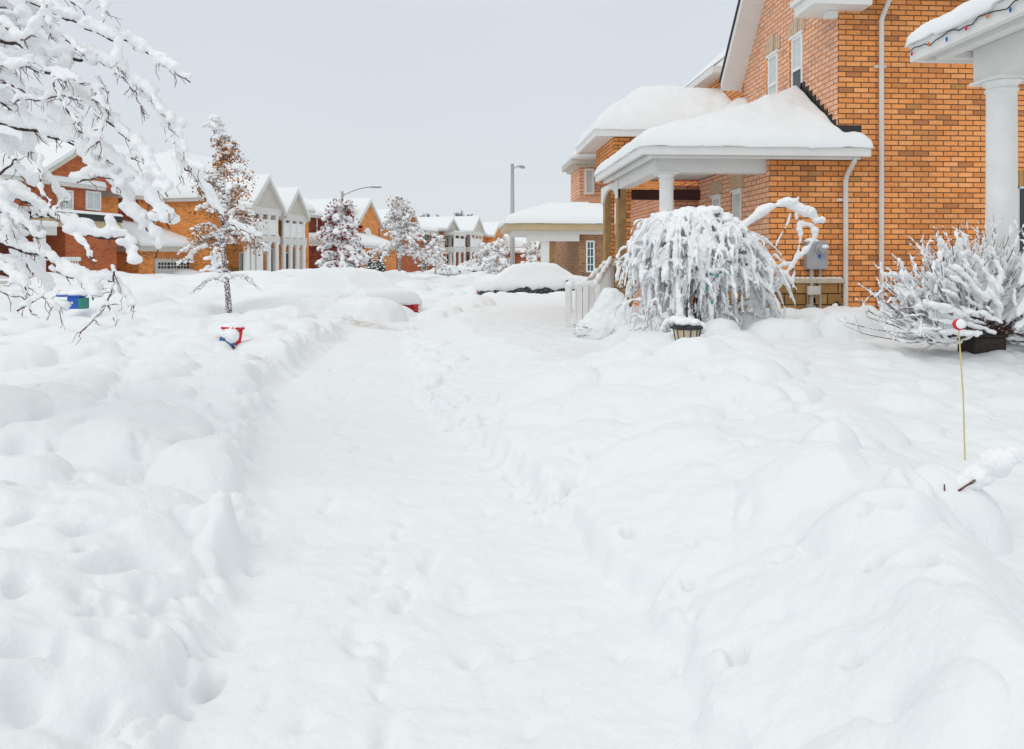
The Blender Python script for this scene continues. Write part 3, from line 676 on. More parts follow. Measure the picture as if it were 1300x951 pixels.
# bay window hanging at the far corner
yb_ = YB2+.35; xb0, xb1 = on_Y(735.5, yb_), on_Y(762, yb_)
zb0, zb1 = zat(250, xb0, yb_), zat(209, xb0, yb_)
m_ = MB(); m_.box(xb0, xb1+.6, yb_, yb_+1.4, zb0, zb1); A_(m_, 'bay', 'brick_pale')
m_ = MB(); m_.box(xb0-.22, xb1+.6, yb_-.2, yb_+1.5, zb1, zb1+.1); m_.box(xb0-.10, xb1+.6, yb_-.1, yb_+1.45, zb1-.06, zb1); A_(m_, 'bay_eave', 'beige', bevel=.01)
zbs = zb1+.1
patch('bay_snow', hA, lin(xb0-.23, xb1+.6, 16), lin(yb_-.22, yb_+1.5, 16), lambda x, y: zbs+.20*edgeround(np.minimum(x-xb0+.24, y-yb_+.23), .35)+.05, lambda x, y: 0*x+zbs+.003).location = PA
def front_window(x0, x1, z0, z1, y, par, glassm='glass_teal', nx=1, nz=1, off=None, fw=.05, t=.03, fmat='white'):
    m_ = MB(); m_.box(x0, x0+fw, y-t, y+.02, z0, z1); m_.box(x1-fw, x1, y-t, y+.02, z0, z1); m_.box(x0+fw, x1-fw, y-t, y+.02, z1-fw, z1); m_.box(x0+fw, x1-fw, y-t-.01, y+.02, z0, z0+fw)
    for k in range(1, nx):
        xx = x0+(x1-x0)*k/nx; m_.box(xx-fw*.25, xx+fw*.25, y-t*.7, y, z0+fw, z1-fw)
    for k in range(1, nz):
        zz = z0+(z1-z0)*k/nz; m_.box(x0+fw, x1-fw, y-t*.8, y-.002, zz-fw*.25, zz+fw*.25)
    wd = m_.build('window', fmat, par)
    if off is not None: wd.location = off
    g = MB(); g.box(x0+fw*.9, x1-fw*.9, y-t*.35, y+.01, z0+fw*.9, z1-fw*.9); g.build('pane', glassm, wd)
    return wd
front_window(on_Y(742, yb_), on_Y(754.5, yb_), zat(247, xb0, yb_), zat(214, xb0, yb_), yb_, hA, 'curtain', off=PA)
# downspouts
def spout(pts, r, nm='downspout', clips=()):
    m_ = MB(); m_.tube(pts, r, 8)
    for c in clips: m_.box(c[0]-.09, c[0]+.09, c[1]-.01, c[1]+.03, c[2]-.02, c[2]+.02)
    A_(m_, nm, 'trim', smooth=False)
x1 = on_Y(1119, YW-.05); spout([(on_Y(1135, YW-.3), YW-.32, zat(-6, x1, YW)), (on_Y(1121, YW-.05), YW-.06, zat(20, x1, YW)), (x1, YW-.05, zat(28, x1, YW)), (x1, YW-.05, .5)], .036, clips=[(x1, YW-.02, zat(85, x1, YW)), (x1, YW-.02, zat(373, x1, YW))])
x2 = on_Y(1073.5, YW-.05); spout([(on_Y(1087, Ye), Ye+.02, ze+.02), (on_Y(1086, Ye), Ye+.03, ze-.06), (x2+.02, YW-.06, ze-.24), (x2, YW-.05, ze-.32), (x2, YW-.05, .5)], .036, clips=[(x2-.02, YW-.02, zat(254, x2, YW))])
# meter
xm0, xm1 = on_Y(1023.5, YW-.1), on_Y(1050, YW-.1); zm0, zm1 = zat(342, xm0, YW-.1), zat(306, xm0, YW-.1)
m_ = MB(); m_.box(xm0, xm1, YW-.14, YW-.001, zm0, zm1); bx = A_(m_, 'meter_box', 'grey_metal', bevel=.02)
xc = xm0+(xm1-xm0)*.62; zc2 = zm0+(zm1-zm0)*.70
m_ = MB(); ring = [(.082, 0), (.082, .03), (.07, .035)]
for r, yy, nm, mt in ((.078, .035, 'meter_ring', 'galv'), (.062, .10, 'meter_dial', 'amber_glass')):
    m2 = MB(); pr = [(r, 0), (r, yy*.85), (r*.85, yy)]
    b0 = len(m2.v)
    for rr, hh in pr: m2.pts([(xc+rr*math.cos(2*math.pi*j/24), YW-.14-hh, zc2+rr*math.sin(2*math.pi*j/24)) for j in range(24)])
    for k in range(2):
        for j in range(24): m2.f.append((k*24+j, k*24+(j+1) % 24, (k+1)*24+(j+1) % 24, (k+1)*24+j))
    m2.f.append(tuple(48+j for j in range(24))); m2.build(nm, M['galv'] if nm == 'meter_ring' else M['grey_metal'], bx)
m2 = MB(); m2.blob((xc+.02, YW-.25, zc2+.04), .05, (1.1, .6, .6), sub=2); m2.blob((xm0+.1, YW-.08, zm1+.01), .09, (1.4, .7, .35), sub=2, lump=.2); m2.build('meter_snow', 'snow_t', bx, smooth=True)
m2 = MB(); m2.box(xc-.03, xc+.0, YW-.16, YW-.14, zc2-.13, zc2-.07); m2.build('seal_tag', 'blue_plastic', bx)
cx1, cx2 = on_Y(1030, YW-.06), on_Y(1041.5, YW-.06); zj = zat(368, cx1, YW)
m_ = MB(); m_.tube([(cx1, YW-.06, zm0), (cx1, YW-.06, .75)], .030, 10); m_.tube([(cx2, YW-.05, zm0), (cx2, YW-.05, .7)], .019, 8); A_(m_, 'conduit', 'galv')
m_ = MB(); m_.box(cx1-.085, cx1+.10, YW-.15, YW-.08, zj-.07, zj+.06); A_(m_, 'junction_box', 'beige', bevel=.012)
m_ = MB(); m_.box(cx1-.02, cx2+.02, YW-.02, YW-.003, .7, zj-.08); A_(m_, 'cable_slot', 'dark')
m_ = MB(); m_.box(cx1+.03, cx1+.07, YW-.05, YW-.02, zj-.2, zj-.12); A_(m_, 'red_tag', 'red_plastic')
m_ = MB(); m_.prism([(cx1-.09, YW-.16, .6), (cx1+.16, YW-.16, .6), (cx1+.16, YW-.16, .86), (cx1-.02, YW-.16, 1.0), (cx1-.09, YW-.16, 1.0)], (0, .1, 0)); A_(m_, 'conduit_cover', 'grey_metal', bevel=.01)
# hose tap and little rocks of snow at the wall foot
xt = on_Y(1059, YW-.1); zt2 = zat(388, xt, YW)
m_ = MB(); m_.tube([(xt+.08, YW-.005, zt2+.05), (xt+.06, YW-.09, zt2+.05), (xt+.06, YW-.10, zt2)], .022, 8); ho = A_(m_, 'hose_tap', 'black')
m2 = MB(); m2.blob((xt, YW-.12, zt2-.01), .05, (.9, .8, 1), sub=2, lump=.2); m2.build('tap_snow', 'snow_t', ho, smooth=True)
# side door at the right edge, soldier course above
xd0 = on_Y(1292.5, YW); zdt = zat(238, xd0, YW)
m_ = MB(); m_.box(xd0-.12, xd0+1.3, YW-.02, YW+.002, zdt+.02, zdt+.26); A_(m_, 'soldier_course', 'soldier', uvoff=(0, -(zdt+.02)))
m_ = MB(); m_.box(xd0-.04, xd0, YW-.03, YW+.01, .6, zdt+.02); m_.box(xd0-.04, xd0+1.1, YW-.03, YW+.01, zdt-.02, zdt+.018); m_.box(xd0+1.05, xd0+1.1, YW-.03, YW+.01, .6, zdt-.02); dr = A_(m_, 'door', 'trim')
m_ = MB(); m_.box(xd0, xd0+1.05, YW-.012, YW+.0, .6, zdt-.02); m_.build('door_glass', 'glass', dr)
# step railing by the porch pillars
m_ = MB(); yr = on_X(735, 2.2)
def rail(p, q, n, h, sag=0):
    p = Vector(p); q = Vector(q)
    m_.tube([p+Vector((0, 0, h)), q+Vector((0, 0, h))], .028, 6); m_.tube([p+Vector((0, 0, .14)), q+Vector((0, 0, .14))], .022, 6)
    for k in range(n+1):
        c = p.lerp(q, k/n); m_.box(c.x-.012, c.x+.012, c.y-.012, c.y+.012, c.z+.1, c.z+h) if 0 < k < n else m_.box(c.x-.045, c.x+.045, c.y-.045, c.y+.045, c.z-.1, c.z+h+.06)
xr0 = on_Y(721, 13.2); xr1 = on_Y(735, 13.2); xr2 = on_Y(757, 13.3); xr3 = on_Y(780, 13.9)
rail((xr0, 13.2, .62), (xr1, 13.2, .62), 3, .56); rail((xr1+.11, 13.2, .62), (xr2, 13.25, .62), 7, .56); rail((xr2+.02, 13.36, .62), (xr3, 14.2, 1.02), 9, .60)
rail((xr1+.3, 14.3, .65), (xr3+.1, 14.9, 1.02), 8, .56)
A_(m_, 'step_railing', 'white')
m_ = MB()
for (a, b, z0_, z1_) in (((xr0, 13.2), (xr1, 13.2), 1.2, 1.2), ((xr1, 13.2), (xr2, 13.25), 1.2, 1.22), ((xr2, 13.3), (xr3, 14.2), 1.24, 1.66), ((xr1+.3, 14.3), (xr3+.1, 14.9), 1.23, 1.62)):
    L = math.hypot(b[0]-a[0], b[1]-a[1])+.3; n = int(L/.05)
    for k in range(n+1):
        t = k/n; m_.blob((a[0]+(b[0]-a[0])*t, a[1]+(b[1]-a[1])*t, z0_+(z1_-z0_)*t+U(.02, .05)), U(.045, .075), (1, 1, 1), sub=1)
A_(m_, 'railing_snow', 'snow_t', smooth=True, remesh=.03)
# lantern fixed beside the porch? nothing there: leave wall plain

# ------------------------------------------------------------------ neighbour's white porch (near right)
dP = 7.55; c0 = world(1160, dP); XE = c0.x; YE = c0.y
pr = thing('front_porch', (XE+.9, YE-1, .4), 'white porch roof corner with one round column, thick snow and coloured lights on its eave', 'porch')
PO = -Vector(pr.location)
def P_(mb, name, mat, **k): o = mb.build(name, mat, pr, **k); o.location = PO; return o
zpe = zat(79, XE, YE)
m_ = MB(); m_.box(XE, XE+3.2, YE-4.6, YE, zpe+.05, zpe+.16); m_.box(XE-.03, XE+.05, YE-4.6, YE+.02, zpe+.0, zpe+.17); m_.box(XE+.05, XE+3.2, YE-.04, YE+.03, zpe+.0, zpe+.165); P_(m_, 'porch_eave', 'soffit', bevel=.008)
m_ = MB(); m_.box(XE+.14, XE+.24, YE-4.6, YE-.14, zpe-.02, zpe+.05); m_.box(XE+.24, XE+3.1, YE-.24, YE-.14, zpe-.02, zpe+.05); P_(m_, 'eave_moulding', 'soffit', bevel=.01)
xk = on_Y(1271.5, YE-.45); rk = 17.5/F*dist(xk, YE-.45); zkt = zat(101, xk, YE-.45)
m_ = MB(); m_.box(xk-rk*1.25, xk+rk*1.25, YE-4.6, YE-.45+rk*1.3, zkt, zpe+.05); m_.box(xk+rk*1.25, xk+2.6, YE-.45-rk*1.2, YE-.45+rk*1.28, zkt+.003, zpe+.05); P_(m_, 'porch_beam', 'soffit', bevel=.008)
column(xk, YE-.45, rk, .2, zkt, pr, loc=PO)
def zsnowP(x, y):
    e = np.minimum(x-XE+.07, YE-y+.06); h = .55*np.minimum(x-XE, YE-y)
    return zpe+.17+np.maximum(h, 0)+(.15+.03*vn(x*0, y*3, 71))*edgeround(e, .16+.02*vn(x, y*5, 72))+.015*fbm(x*4, y*4, 73)*sm(e/.2)
patch('roof_snow', pr, np.concatenate([lin(XE-.07, XE+.25, 16), lin(XE+.3, XE+3.2, 30)]), np.concatenate([lin(YE-4.6, YE-.3, 90), lin(YE-.25, YE+.06, 12)]), zsnowP, lambda x, y: 0*x+zpe+.172-.04*(vn(y*4, y*0, 75) > .35)*(x < XE-.01)).location = PO
# string of lights on the eave
sl_ = thing('string_lights', (XE, YE-1, zpe), 'dark wire of small coloured bulbs strung along the snowy white porch eave', 'string lights')
SO = -Vector(sl_.location)
m_ = MB(); pts = []
for k in range(46):
    y = YE-k*.085; pts.append((XE-.05, y, zpe+.10+.02*math.sin(k*1.1)+.012*math.sin(k*2.7)))
m_.tube(pts, .006, 5); o = m_.build('cable', 'black', sl_); o.location = SO
bn = ['bulb_red', 'bulb_orange', 'bulb_blue', 'bulb_red', 'bulb_orange', 'bulb_blue', 'bulb_yellow']
for k in range(14):
    y = YE-.06-k*.27; c = (XE-.058, y, zpe+.075+.02*math.sin(k*2.1)); m_ = MB(); m_.lathe((c[0], c[1]), [(.004, c[2]-.03), (.010, c[2]-.015), (.011, c[2]), (.007, c[2]+.014)], 8)
    o = m_.build('bulb', bn[k % 7], sl_, smooth=True); o.location = SO

# ------------------------------------------------------------------ next house with the flat-eaved carport
d0 = 31.0; cz_ = world(642, d0); XC = cz_.x; YC = cz_.y
hB = thing('brick_house', (XC+3, YC+1, .4), 'brown brick house beyond the parked car with a snow-topped open carport on a white post', 'house')
PB = -Vector(hB.location)
def B_(mb, name, mat, par=None, **k):
    o = mb.build(name, mat, par or hB, **k)
    if par is None: o.location = PB
    return o
zce = zat(292, XC, YC); xe1 = XC+5.5
m_ = MB(); m_.box(XC, xe1, YC, YC+4.2, zce+.0, zce+.28); B_(m_, 'carport_eave', 'tan_trim', bevel=.02)
m_ = MB(); m_.box(XC+.35, xe1, YC+.3, YC+4, zce-.16, zce); m_.box(XC+.9, on_Y(735, YC+.4), YC+.3, YC+.55, zce-.45, zce-.16); B_(m_, 'carport_beam', 'soffit')
zct = zce+.28
def zsC(x, y):
    e = np.minimum(np.minimum(x-XC+.1, y-YC+.1), YC+4.3-y)
    h = .45*np.minimum(np.minimum(x-XC, y-YC), YC+4.2-y)*1.0
    return zct+np.maximum(h, 0)*.75+.34*edgeround(e, .4)+.02*fbm(x, y, 77)
patch('roof_snow', hB, lin(XC-.1, xe1, 40), lin(YC-.1, YC+4.3, 30), zsC, lambda x, y: 0*x+zct+.003).location = PB
xq0, xq1 = on_Y(687, YC+.5), on_Y(697, YC+.5)
m_ = MB(); m_.box(xq0, xq1, YC+.4, YC+.75, .3, zce-.16); B_(m_, 'post', 'white'); m_ = MB(); m_.box(xq1, xq1+.14, YC+.45, YC+.7, .3, zce-.16); m_.box(xq1+.14, xq1+.28, YC+.5, YC+.65, .3, zce-.16); B_(m_, 'post', 'pillar_tan')
xh = on_Y(735, YC+.5)
m_ = MB(); m_.box(xh, xh+7, YC+.5, YC+9, -.2, zce-.02); B_(m_, 'wall', 'brick_brown')
m_ = MB(); m_.box(xh-.02, xh+2, YC+.47, YC+.5, zce-.45, zce-.05); B_(m_, 'soldier_course', 'brick_brown')
front_window(on_Y(744, YC+.45), on_Y(755, YC+.45), zat(346, xh, YC), zat(305, xh, YC), YC+.47, hB, 'glass_teal', nx=2, nz=4, off=PB, fw=.07)
m_ = MB(); m_.box(xh+2.2, xh+9, YC+2, YC+11, -.2, 5.6); B_(m_, 'wall', 'brick')
m_ = MB(); m_.prism([(xh+1.8, YC+1.7, 5.6), (xh+1.8, YC+11.3, 5.6), (xh+1.8, YC+6.5, 9)], (8, 0, 0)); B_(m_, 'roof_snow', 'snow', bevel=.15)
# ------------------------------------------------------------------ houses along the far side of the street
class House:
    def __init__(s, label, px0, d0, px1, d1, py_eave, brick, depth=9, base=-.2, nm='brick_house'):
        a = world(px0, d0); b = world(px1, d1); s.a = a; u = b-a; s.w = u.length; s.ang = math.atan2(u.y, u.x); s.u = u.normalized()
        s.yo = 0.0; s.root = thing(nm, (a.x, a.y, 0), label, 'house', 'brick houses lining the far side of the street', rz=s.ang)
        s.dep = depth; s.brick = brick; s.yo = 0.0; s.ze = zd(py_eave[1], s.dpx(py_eave[0]))
    def hit(s, px):
        k = (px-650)/F; D = Vector((ST+k*CT, CT-k*ST)); u = Vector((s.u.x, s.u.y)); A = Vector((s.a.x, s.a.y))+Vector((-u.y, u.x))*s.yo
        den = D.x*u.y-D.y*u.x; t = (A.x*u.y-A.y*u.x)/den; P = D*t; return (P-A).dot(u), t
    def U(s, px): return s.hit(px)[0]
    def dpx(s, px): return s.hit(px)[1]
    def Z(s, px, py): return zd(py, s.dpx(px))
    def body(s, x0=None, x1=None, ze=None, brick=None, y0=0, y1=None, zb=-.3):
        x0 = 0 if x0 is None else x0; x1 = s.w if x1 is None else x1
        m = MB(); m.box(x0, x1, y0, s.dep if y1 is None else y1, zb, (ze or s.ze)); m.build('wall', brick or s.brick, s.root)
    def roof(s, x0=None, x1=None, ze=None, rise=3.0, y0=-.4, y1=None, t=.34, hip=(1.5, 1.5), eave='trim', col=True):
        x0 = -.3 if x0 is None else x0; x1 = s.w+.3 if x1 is None else x1; ze = ze or s.ze; y1 = y1 or s.dep+.4
        m = MB(); m.box(x0, x1, y0, y1, ze, ze+.2); e = m.build('eave', eave, s.root)
        nm = 'roof_snow'
        def zt(x, y):
            hh = np.minimum((y-y0), (y1-y))/((y1-y0)/2)
            hx = np.minimum((x-x0)/max(hip[0], .05), (x1-x)/max(hip[1], .05)); h = np.minimum(hh, hx)
            ed = np.minimum(np.minimum(x-x0+.1, x1-x+.1), np.minimum(y-y0+.1, y1-y+.1))
            return ze+.2+rise*np.clip(h, 0, 1)+t*edgeround(ed, .4)
        xs = np.unique(np.concatenate([lin(x0-.1, x0+.3, 4), lin(x0+.3, x1-.3, 26), lin(x1-.3, x1+.1, 4)])); ys = np.unique(np.concatenate([lin(y0-.1, y0+.3, 4), lin(y0+.3, y1+.1, 18)]))
        patch(nm, s.root, xs, ys, zt, lambda x, y: 0*x+ze+.203, mat='snow_far').data.materials[0] = M['snow_far']
    def gable(s, xc, hw, zb, zt, face='beige', y=-.5, back=4, trim='trim', win=None, oh=.3):
        f = MB(); f.prism([(xc-hw, y, zb), (xc+hw, y, zb), (xc, y, zt)], (0, .3, 0)); f.build('gable', face, s.root)
        sl = (zt-zb)/hw; r = MB()
        for sg in (-1, 1):
            e = (xc+sg*(hw+oh), zb-sl*oh)
            r.prism([(e[0], y-.25, e[1]), (xc, y-.25, zt), (xc, y-.25, zt+.2), (e[0], y-.25, e[1]+.2)], (0, .25+back, 0))
        r.build('gable_roof', trim, s.root)
        r = MB()
        for sg in (-1, 1):
            e = (xc+sg*(hw+oh), zb-sl*oh)
            r.prism([(e[0]+sg*.05, y-.2, e[1]+.2), (xc, y-.2, zt+.203), (xc, y-.2, zt+.48), (e[0]+sg*.05, y-.2, e[1]+.42)], (0, .1+back, 0))
        r.build('roof_snow', 'snow_far', s.root)
    def win(s, x0, x1, z0, z1, y=0.0, g='glass', nx=2, nz=1, fw=.09): return front_window(x0, x1, z0, z1, y, s.root, g, nx, nz, fw=fw, t=.06)
    def col(s, x, y, r, z0, z1): m = MB(); m.lathe((x, y), [(r*1.3, z0), (r*1.3, z0+.12), (r, z0+.16), (r*.95, z1-.2), (r*1.3, z1-.1), (r*1.3, z1)], 10); m.build('column', 'white', s.root, smooth=False)
    def balustrade(s, x0, x1, y, z0, h=1.0, solid=False):
        m = MB(); m.box(x0, x1, y-.04, y+.04, z0+h-.08, z0+h); m.box(x0, x1, y-.03, y+.03, z0, z0+.08)
        if solid: m.box(x0, x1, y-.015, y+.015, z0+.08, z0+h-.08)
        else:
            n = int((x1-x0)/.16)
            for k in range(1, n): xx = x0+(x1-x0)*k/n; m.box(xx-.025, xx+.025, y-.02, y+.02, z0+.08, z0+h-.08)
        m.build('balcony_railing', 'white', s.root)
        m = MB(); m.box(x0, x1, y-.06, y+.06, z0+h, z0+h+.12); m.build('railing_snow', 'snow_far', s.root, bevel=.04)

# H1 dark red and orange house behind the near tree
h = House('red-orange brick house behind the snowy branches, with a white-railed porch', -92, 33.3, 122, 42.3, (90, 238), 'brick_ro', depth=9)
h.body(); h.roof(rise=3.0)
u = h.U
h.gable(u(100), 3.1, h.Z(100, 238), h.Z(100, 190), 'brick_ro', y=-.35, trim='beige')
h.win(u(72), u(92), h.Z(82, 266), h.Z(82, 241), -.02, 'curtain'); h.win(u(108), u(127), h.Z(118, 267), h.Z(118, 243), -.02, 'curtain')
h.win(u(-20), u(4), h.Z(0, 268), h.Z(0, 243), -.02, 'glass')
h.yo = -1.8
m_ = MB(); m_.box(u(60), u(152), -2.0, -.003, h.Z(82, 278), h.Z(82, 270)); m_.build('porch_fascia', 'black', h.root)
m_ = MB(); m_.box(u(60), u(152), -1.9, -.003, h.Z(82, 288), h.Z(82, 278)); m_.build('porch_fascia', 'tan_trim', h.root)
m_ = MB(); m_.prism([(u(58), -2.1, h.Z(82, 270)+.004), (u(58), -.01, h.Z(82, 270)+.004), (u(58), -.01, h.Z(82, 262)), (u(58), -1.9, h.Z(82, 266))], (u(153)-u(58), 0, 0)); m_.build('roof_snow', 'snow_far', h.root, bevel=.08)
m_ = MB(); m_.box(u(85), u(150), -1.7, -.003, -.2, h.Z(82, 288)); m_.build('wall', 'brick_ro', h.root)
m_ = MB(); m_.box(u(14), u(62), -.1, -.003, .4, h.Z(40, 300)); m_.build('porch_recess', 'brick_red', h.root)
for px in (20, 46): m_ = MB(); m_.box(u(px)-.18, u(px)+.18, -2.2, -1.85, .4, h.Z(px, 296)); m_.build('column', 'white', h.root)
h.balustrade(u(22), u(45), -2.1, h.Z(34, 355), 1.0); 
m_ = MB(); m_.box(u(10), u(62), -2.3, -.003, h.Z(40, 298), h.Z(40, 288)); m_.build('porch_roof', 'trim', h.root)
m_ = MB(); m_.box(u(9), u(63), -2.4, -.003, h.Z(40, 288)+.004, h.Z(40, 280)); m_.build('roof_snow', 'snow_far', h.root, bevel=.1)
m_ = MB(); m_.box(u(50)-.06, u(50)+.06, -.2, -.08, .4, h.Z(50, 298)); m_.build('downspout', 'tan_trim', h.root)
h.balustrade(u(62), u(86), -2.6, h.Z(74, 352), .9)
h.win(u(70), u(79), .8, h.Z(74, 330), -1.72, 'glass')

h.yo = 0
# H2 house with the garage
h = House('orange brick house with a grey double garage door under a thick snowed lower roof', 112, 44.3, 262, 53.3, (200, 256), 'brick_far', depth=9)
u = h.U; h.body(); h.roof(rise=3.6, hip=(2.5, .5))
m_ = MB(); m_.box(u(150), u(175), -.02, .0, h.Z(160, 285), h.ze); m_.build('wall', 'brick_red', h.root)
m_ = MB(); m_.tube([(u(167), -.3, h.ze+.1), (u(169), -.1, h.ze-.3), (u(169), -.1, h.Z(165, 292))], .06, 6); m_.build('downspout', 'white', h.root)
h.win(u(187), u(197), h.Z(190, 286), h.Z(190, 270), -.02, 'glass')
h.win(u(225), u(240), h.Z(230, 286), h.Z(230, 271), -.02, 'curtain')
# projecting garage
h.yo = -2.6
g0, g1 = u(176), u(254); gy = -2.6; zgt = h.Z(230, 318)-.1
m_ = MB(); m_.box(g0, g1+.3, gy, -.003, -.3, zgt); m_.build('wall', 'brick_far', h.root)
m_ = MB(); m_.box(g0-.3, g1+.6, gy-.4, -.003, zgt, zgt+.3); m_.build('garage_eave', 'beige', h.root)
zz0 = zgt+.303
patch('roof_snow', h.root, lin(g0-.4, g1+.7, 26), lin(gy-.5, -.01, 14), lambda x, y: zz0+.42*edgeround(np.minimum(np.minimum(x-g0+.5, g1+.8-x), y-gy+.6), .5)+.42*(y-gy+.5)*(1-.25*sm((x-g0)/(g1-g0))), lambda x, y: 0*x+zz0).data.materials[0] = M['snow_far']
q0, q1 = g0+1.2, g1-.2; m_ = MB()
m_.box(q0, q1, gy-.03, gy-.003, .2, zgt-.45); gd = m_.build('garage_door', 'garage', h.root)
m_ = MB()
for a in range(4):
    for b in range(4):
        xx = q0+.25+a*(q1-q0-.4)/4+b*.24
        for c in (0, 1): m_.box(xx, xx+.16, gy-.04, gy-.032, zgt-1.05+c*.22, zgt-1.05+c*.22+.16)
m_.build('door_panes', 'black', gd)
m_ = MB()
for z_ in (.9, 1.45, 2.0): m_.box(q0, q1, gy-.036, gy-.031, z_, z_+.02)
m_.build('panel_groove', 'grey_metal', gd)
h.yo = 0
m_ = MB(); m_.box(u(142), u(163), -.04, -.003, .2, h.Z(150, 326)); gd = m_.build('garage_door', 'beige', h.root)
m_ = MB(); m_.box(u(144), u(152), -.06, -.042, h.Z(150, 337), h.Z(150, 329)); m_.box(u(154), u(162), -.06, -.042, h.Z(150, 337), h.Z(150, 329)); m_.build('door_panes', 'blue_plastic', gd)

# H3 white-verandah semi
h = House('orange brick semi with two steep beige gables and two-storey white verandahs', 262, 48, 392, 59.7, (318, 262), 'brick_far', depth=10)
u = h.U; h.body(); h.roof(rise=3.4, hip=(2.5, 2.0))
def verandah(h, xa, xb, yo, zeave, zmid0, zmid1, ncol=3, zb=.3, brick=None, solid=True):
    m = MB(); m.box(xa-.15, xb+.15, -yo-.1, -.003, zeave-.45, zeave); m.build('entablature', 'trim', h.root)
    m = MB(); m.box(xa-.1, xb+.1, -yo-.05, -.003, zmid0, zmid1); m.build('verandah_floor', 'trim', h.root)
    for k in range(ncol):
        x = xa+.15+(xb-xa-.3)*k/(ncol-1)
        h.col(x, -yo+.1, .13, zmid1, zeave-.45); h.col(x, -yo+.1, .17, zb, zmid0)
    h.balustrade(xa+.1, xb-.1, -yo+.1, zmid1+.05, .95, solid)
    m = MB(); m.box(xa-.12, xb+.12, -yo-.08, -yo+.15, zeave+.003, zeave+.16); m.build('roof_snow', 'snow_far', h.root, bevel=.06)
def zz(px, py): return h.Z(px, py)
h.yo = -1.8
xa, xb = u(320), u(354); zE = zz(337, 264); zm0, zm1 = zz(337, 307), zz(337, 299)
verandah(h, xa, xb, 1.8, zE, zm0, zm1, 4)
h.gable((xa+xb)/2, (xb-xa)/2+.1, zE, zz(337, 230), 'beige', y=-1.9, back=6)
h.yo = -1.4
xa2, xb2 = u(360), u(388); zE2 = zz(374, 273); verandah(h, xa2, xb2, 1.4, zE2, zz(374, 311), zz(374, 303), 4)
h.gable((xa2+xb2)/2, (xb2-xa2)/2-.2, zE2, zz(375, 246), 'beige', y=-1.5, back=6)
h.yo = 0
for a, b, t_, bt in ((326, 334, 273, 296), (340, 346, 275, 296), (362, 368, 278, 300), (378, 384, 279, 300), (340, 346, 315, 348), (361, 372, 320, 345), (303, 309, 320, 345), (316, 320, 320, 345), (314, 319, 272, 288)):
    h.win(u(a), u(b), h.Z(a, bt), h.Z(a, t_), -.02, 'glass_teal')
m_ = MB(); m_.box(u(368), u(378), -.5, -.02, zz(372, 346), zz(372, 318)); m_.build('entry', 'beige', h.root)
m_ = MB(); m_.box(u(372), u(384), -.05, -.003, h.Z(378, 303), h.Z(378, 276)); m_.build('wall', 'brick_red', h.root)
h.yo = -1.6
for px in (313, 326): h.col(u(px), -1.6, .22, .3, h.Z(px, 305))
m_ = MB(); m_.box(u(300), xa-.2, -1.8, -.003, h.Z(310, 310), h.Z(310, 300)); m_.build('porch_roof', 'trim', h.root)
m_ = MB(); m_.box(u(300)-.1, xa-.2, -1.9, -.003, h.Z(310, 300)+.003, h.Z(310, 296)); m_.build('roof_snow', 'snow_far', h.root, bevel=.08)
m_ = MB(); m_.box(u(292), u(320), -.6, -.003, 0, h.Z(300, 340)); m_.build('stone_base', 'stone', h.root)

# H4 recessed dark red
h = House('dark red brick house end with a white downspout, set back behind the maroon-leaved tree', 390, 66, 446, 73.5, (410, 278), 'brick_red', depth=10)
u = h.U; h.body(); h.roof(rise=2.0, hip=(.6, .6))
m_ = MB(); m_.tube([(u(401), -.1, h.ze), (u(401), -.1, .5)], .07, 6); m_.build('downspout', 'white', h.root)
m_ = MB(); m_.box(u(384), u(404), -4.2, -.003, -.2, h.Z(395, 313)); m_.build('wall', 'brick_red', h.root)
xg0, xg1 = u(381), u(406); zq = h.Z(395, 313); patch('roof_snow', h.root, lin(xg0, xg1, 12), lin(-4.6, -.01, 12), lambda x, y: zq+.25+.9*edgeround(np.minimum(xg1-x, y+4.7), 1.6), lambda x, y: 0*x+zq+.2).data.materials[0] = M['snow_far']
m_ = MB(); m_.box(xg0, xg1, -4.5, -.003, zq, zq+.2); m_.build('eave', 'trim', h.root)
h.win(u(388), u(396), 1.0, h.Z(392, 328), -4.22, 'glass')

# H5 orange gable with the arched window
h = House('orange brick house with one tall steep front gable and an arched white window', 444, 70, 503, 80.5, (490, 292), 'brick_far', depth=10)
u = h.U; h.body(); h.roof(rise=2.2, hip=(1, 1.5))
h.yo = -1.2
m_ = MB(); m_.box(u(448), u(483), -1.2, -.003, -.2, h.Z(465, 290)); m_.build('wall', 'brick_ro', h.root)
m_ = MB(); m_.box(u(460), u(480), -1.23, -1.2, h.Z(470, 305), h.Z(470, 286)); m_.build('wall', 'brick_far', h.root)
h.gable(u(468), (u(483)-u(456))/2+.3, h.Z(470, 288), h.Z(470, 258), 'brick_far', y=-1.25, back=6)
def archwin(h, x0, x1, z0, z1, y):
    c = (x0+x1)/2; r = (x1-x0)/2; pts = [(x0, z0), (x1, z0)]+[(c+r*math.cos(a), z1-r+r*math.sin(a)) for a in np.linspace(0, math.pi, 10)]
    m = MB(); m.prism([(x, y-.06, z) for x, z in pts], (0, .05, 0)); w_ = m.build('window', 'white', h.root)
    m = MB()
    for sx in (-1, 1):
        cc = c+sx*r*.48; m.box(cc-r*.34, cc+r*.34, y-.075, y-.062, z0+.12, z1-r*.75)
    m.build('pane', 'curtain', w_)
archwin(h, u(460.5), u(470.5), h.Z(466, 304), h.Z(466, 289), -1.23)
h.gable(u(455), 1.0, h.Z(455, 272), h.Z(455, 258), 'brick_ro', y=-.2, back=4)
m_ = MB(); m_.box(u(476), u(486), -1.0, -.003, h.Z(482, 310), h.ze); m_.build('wall', 'beige', h.root)
h.yo = -3.6
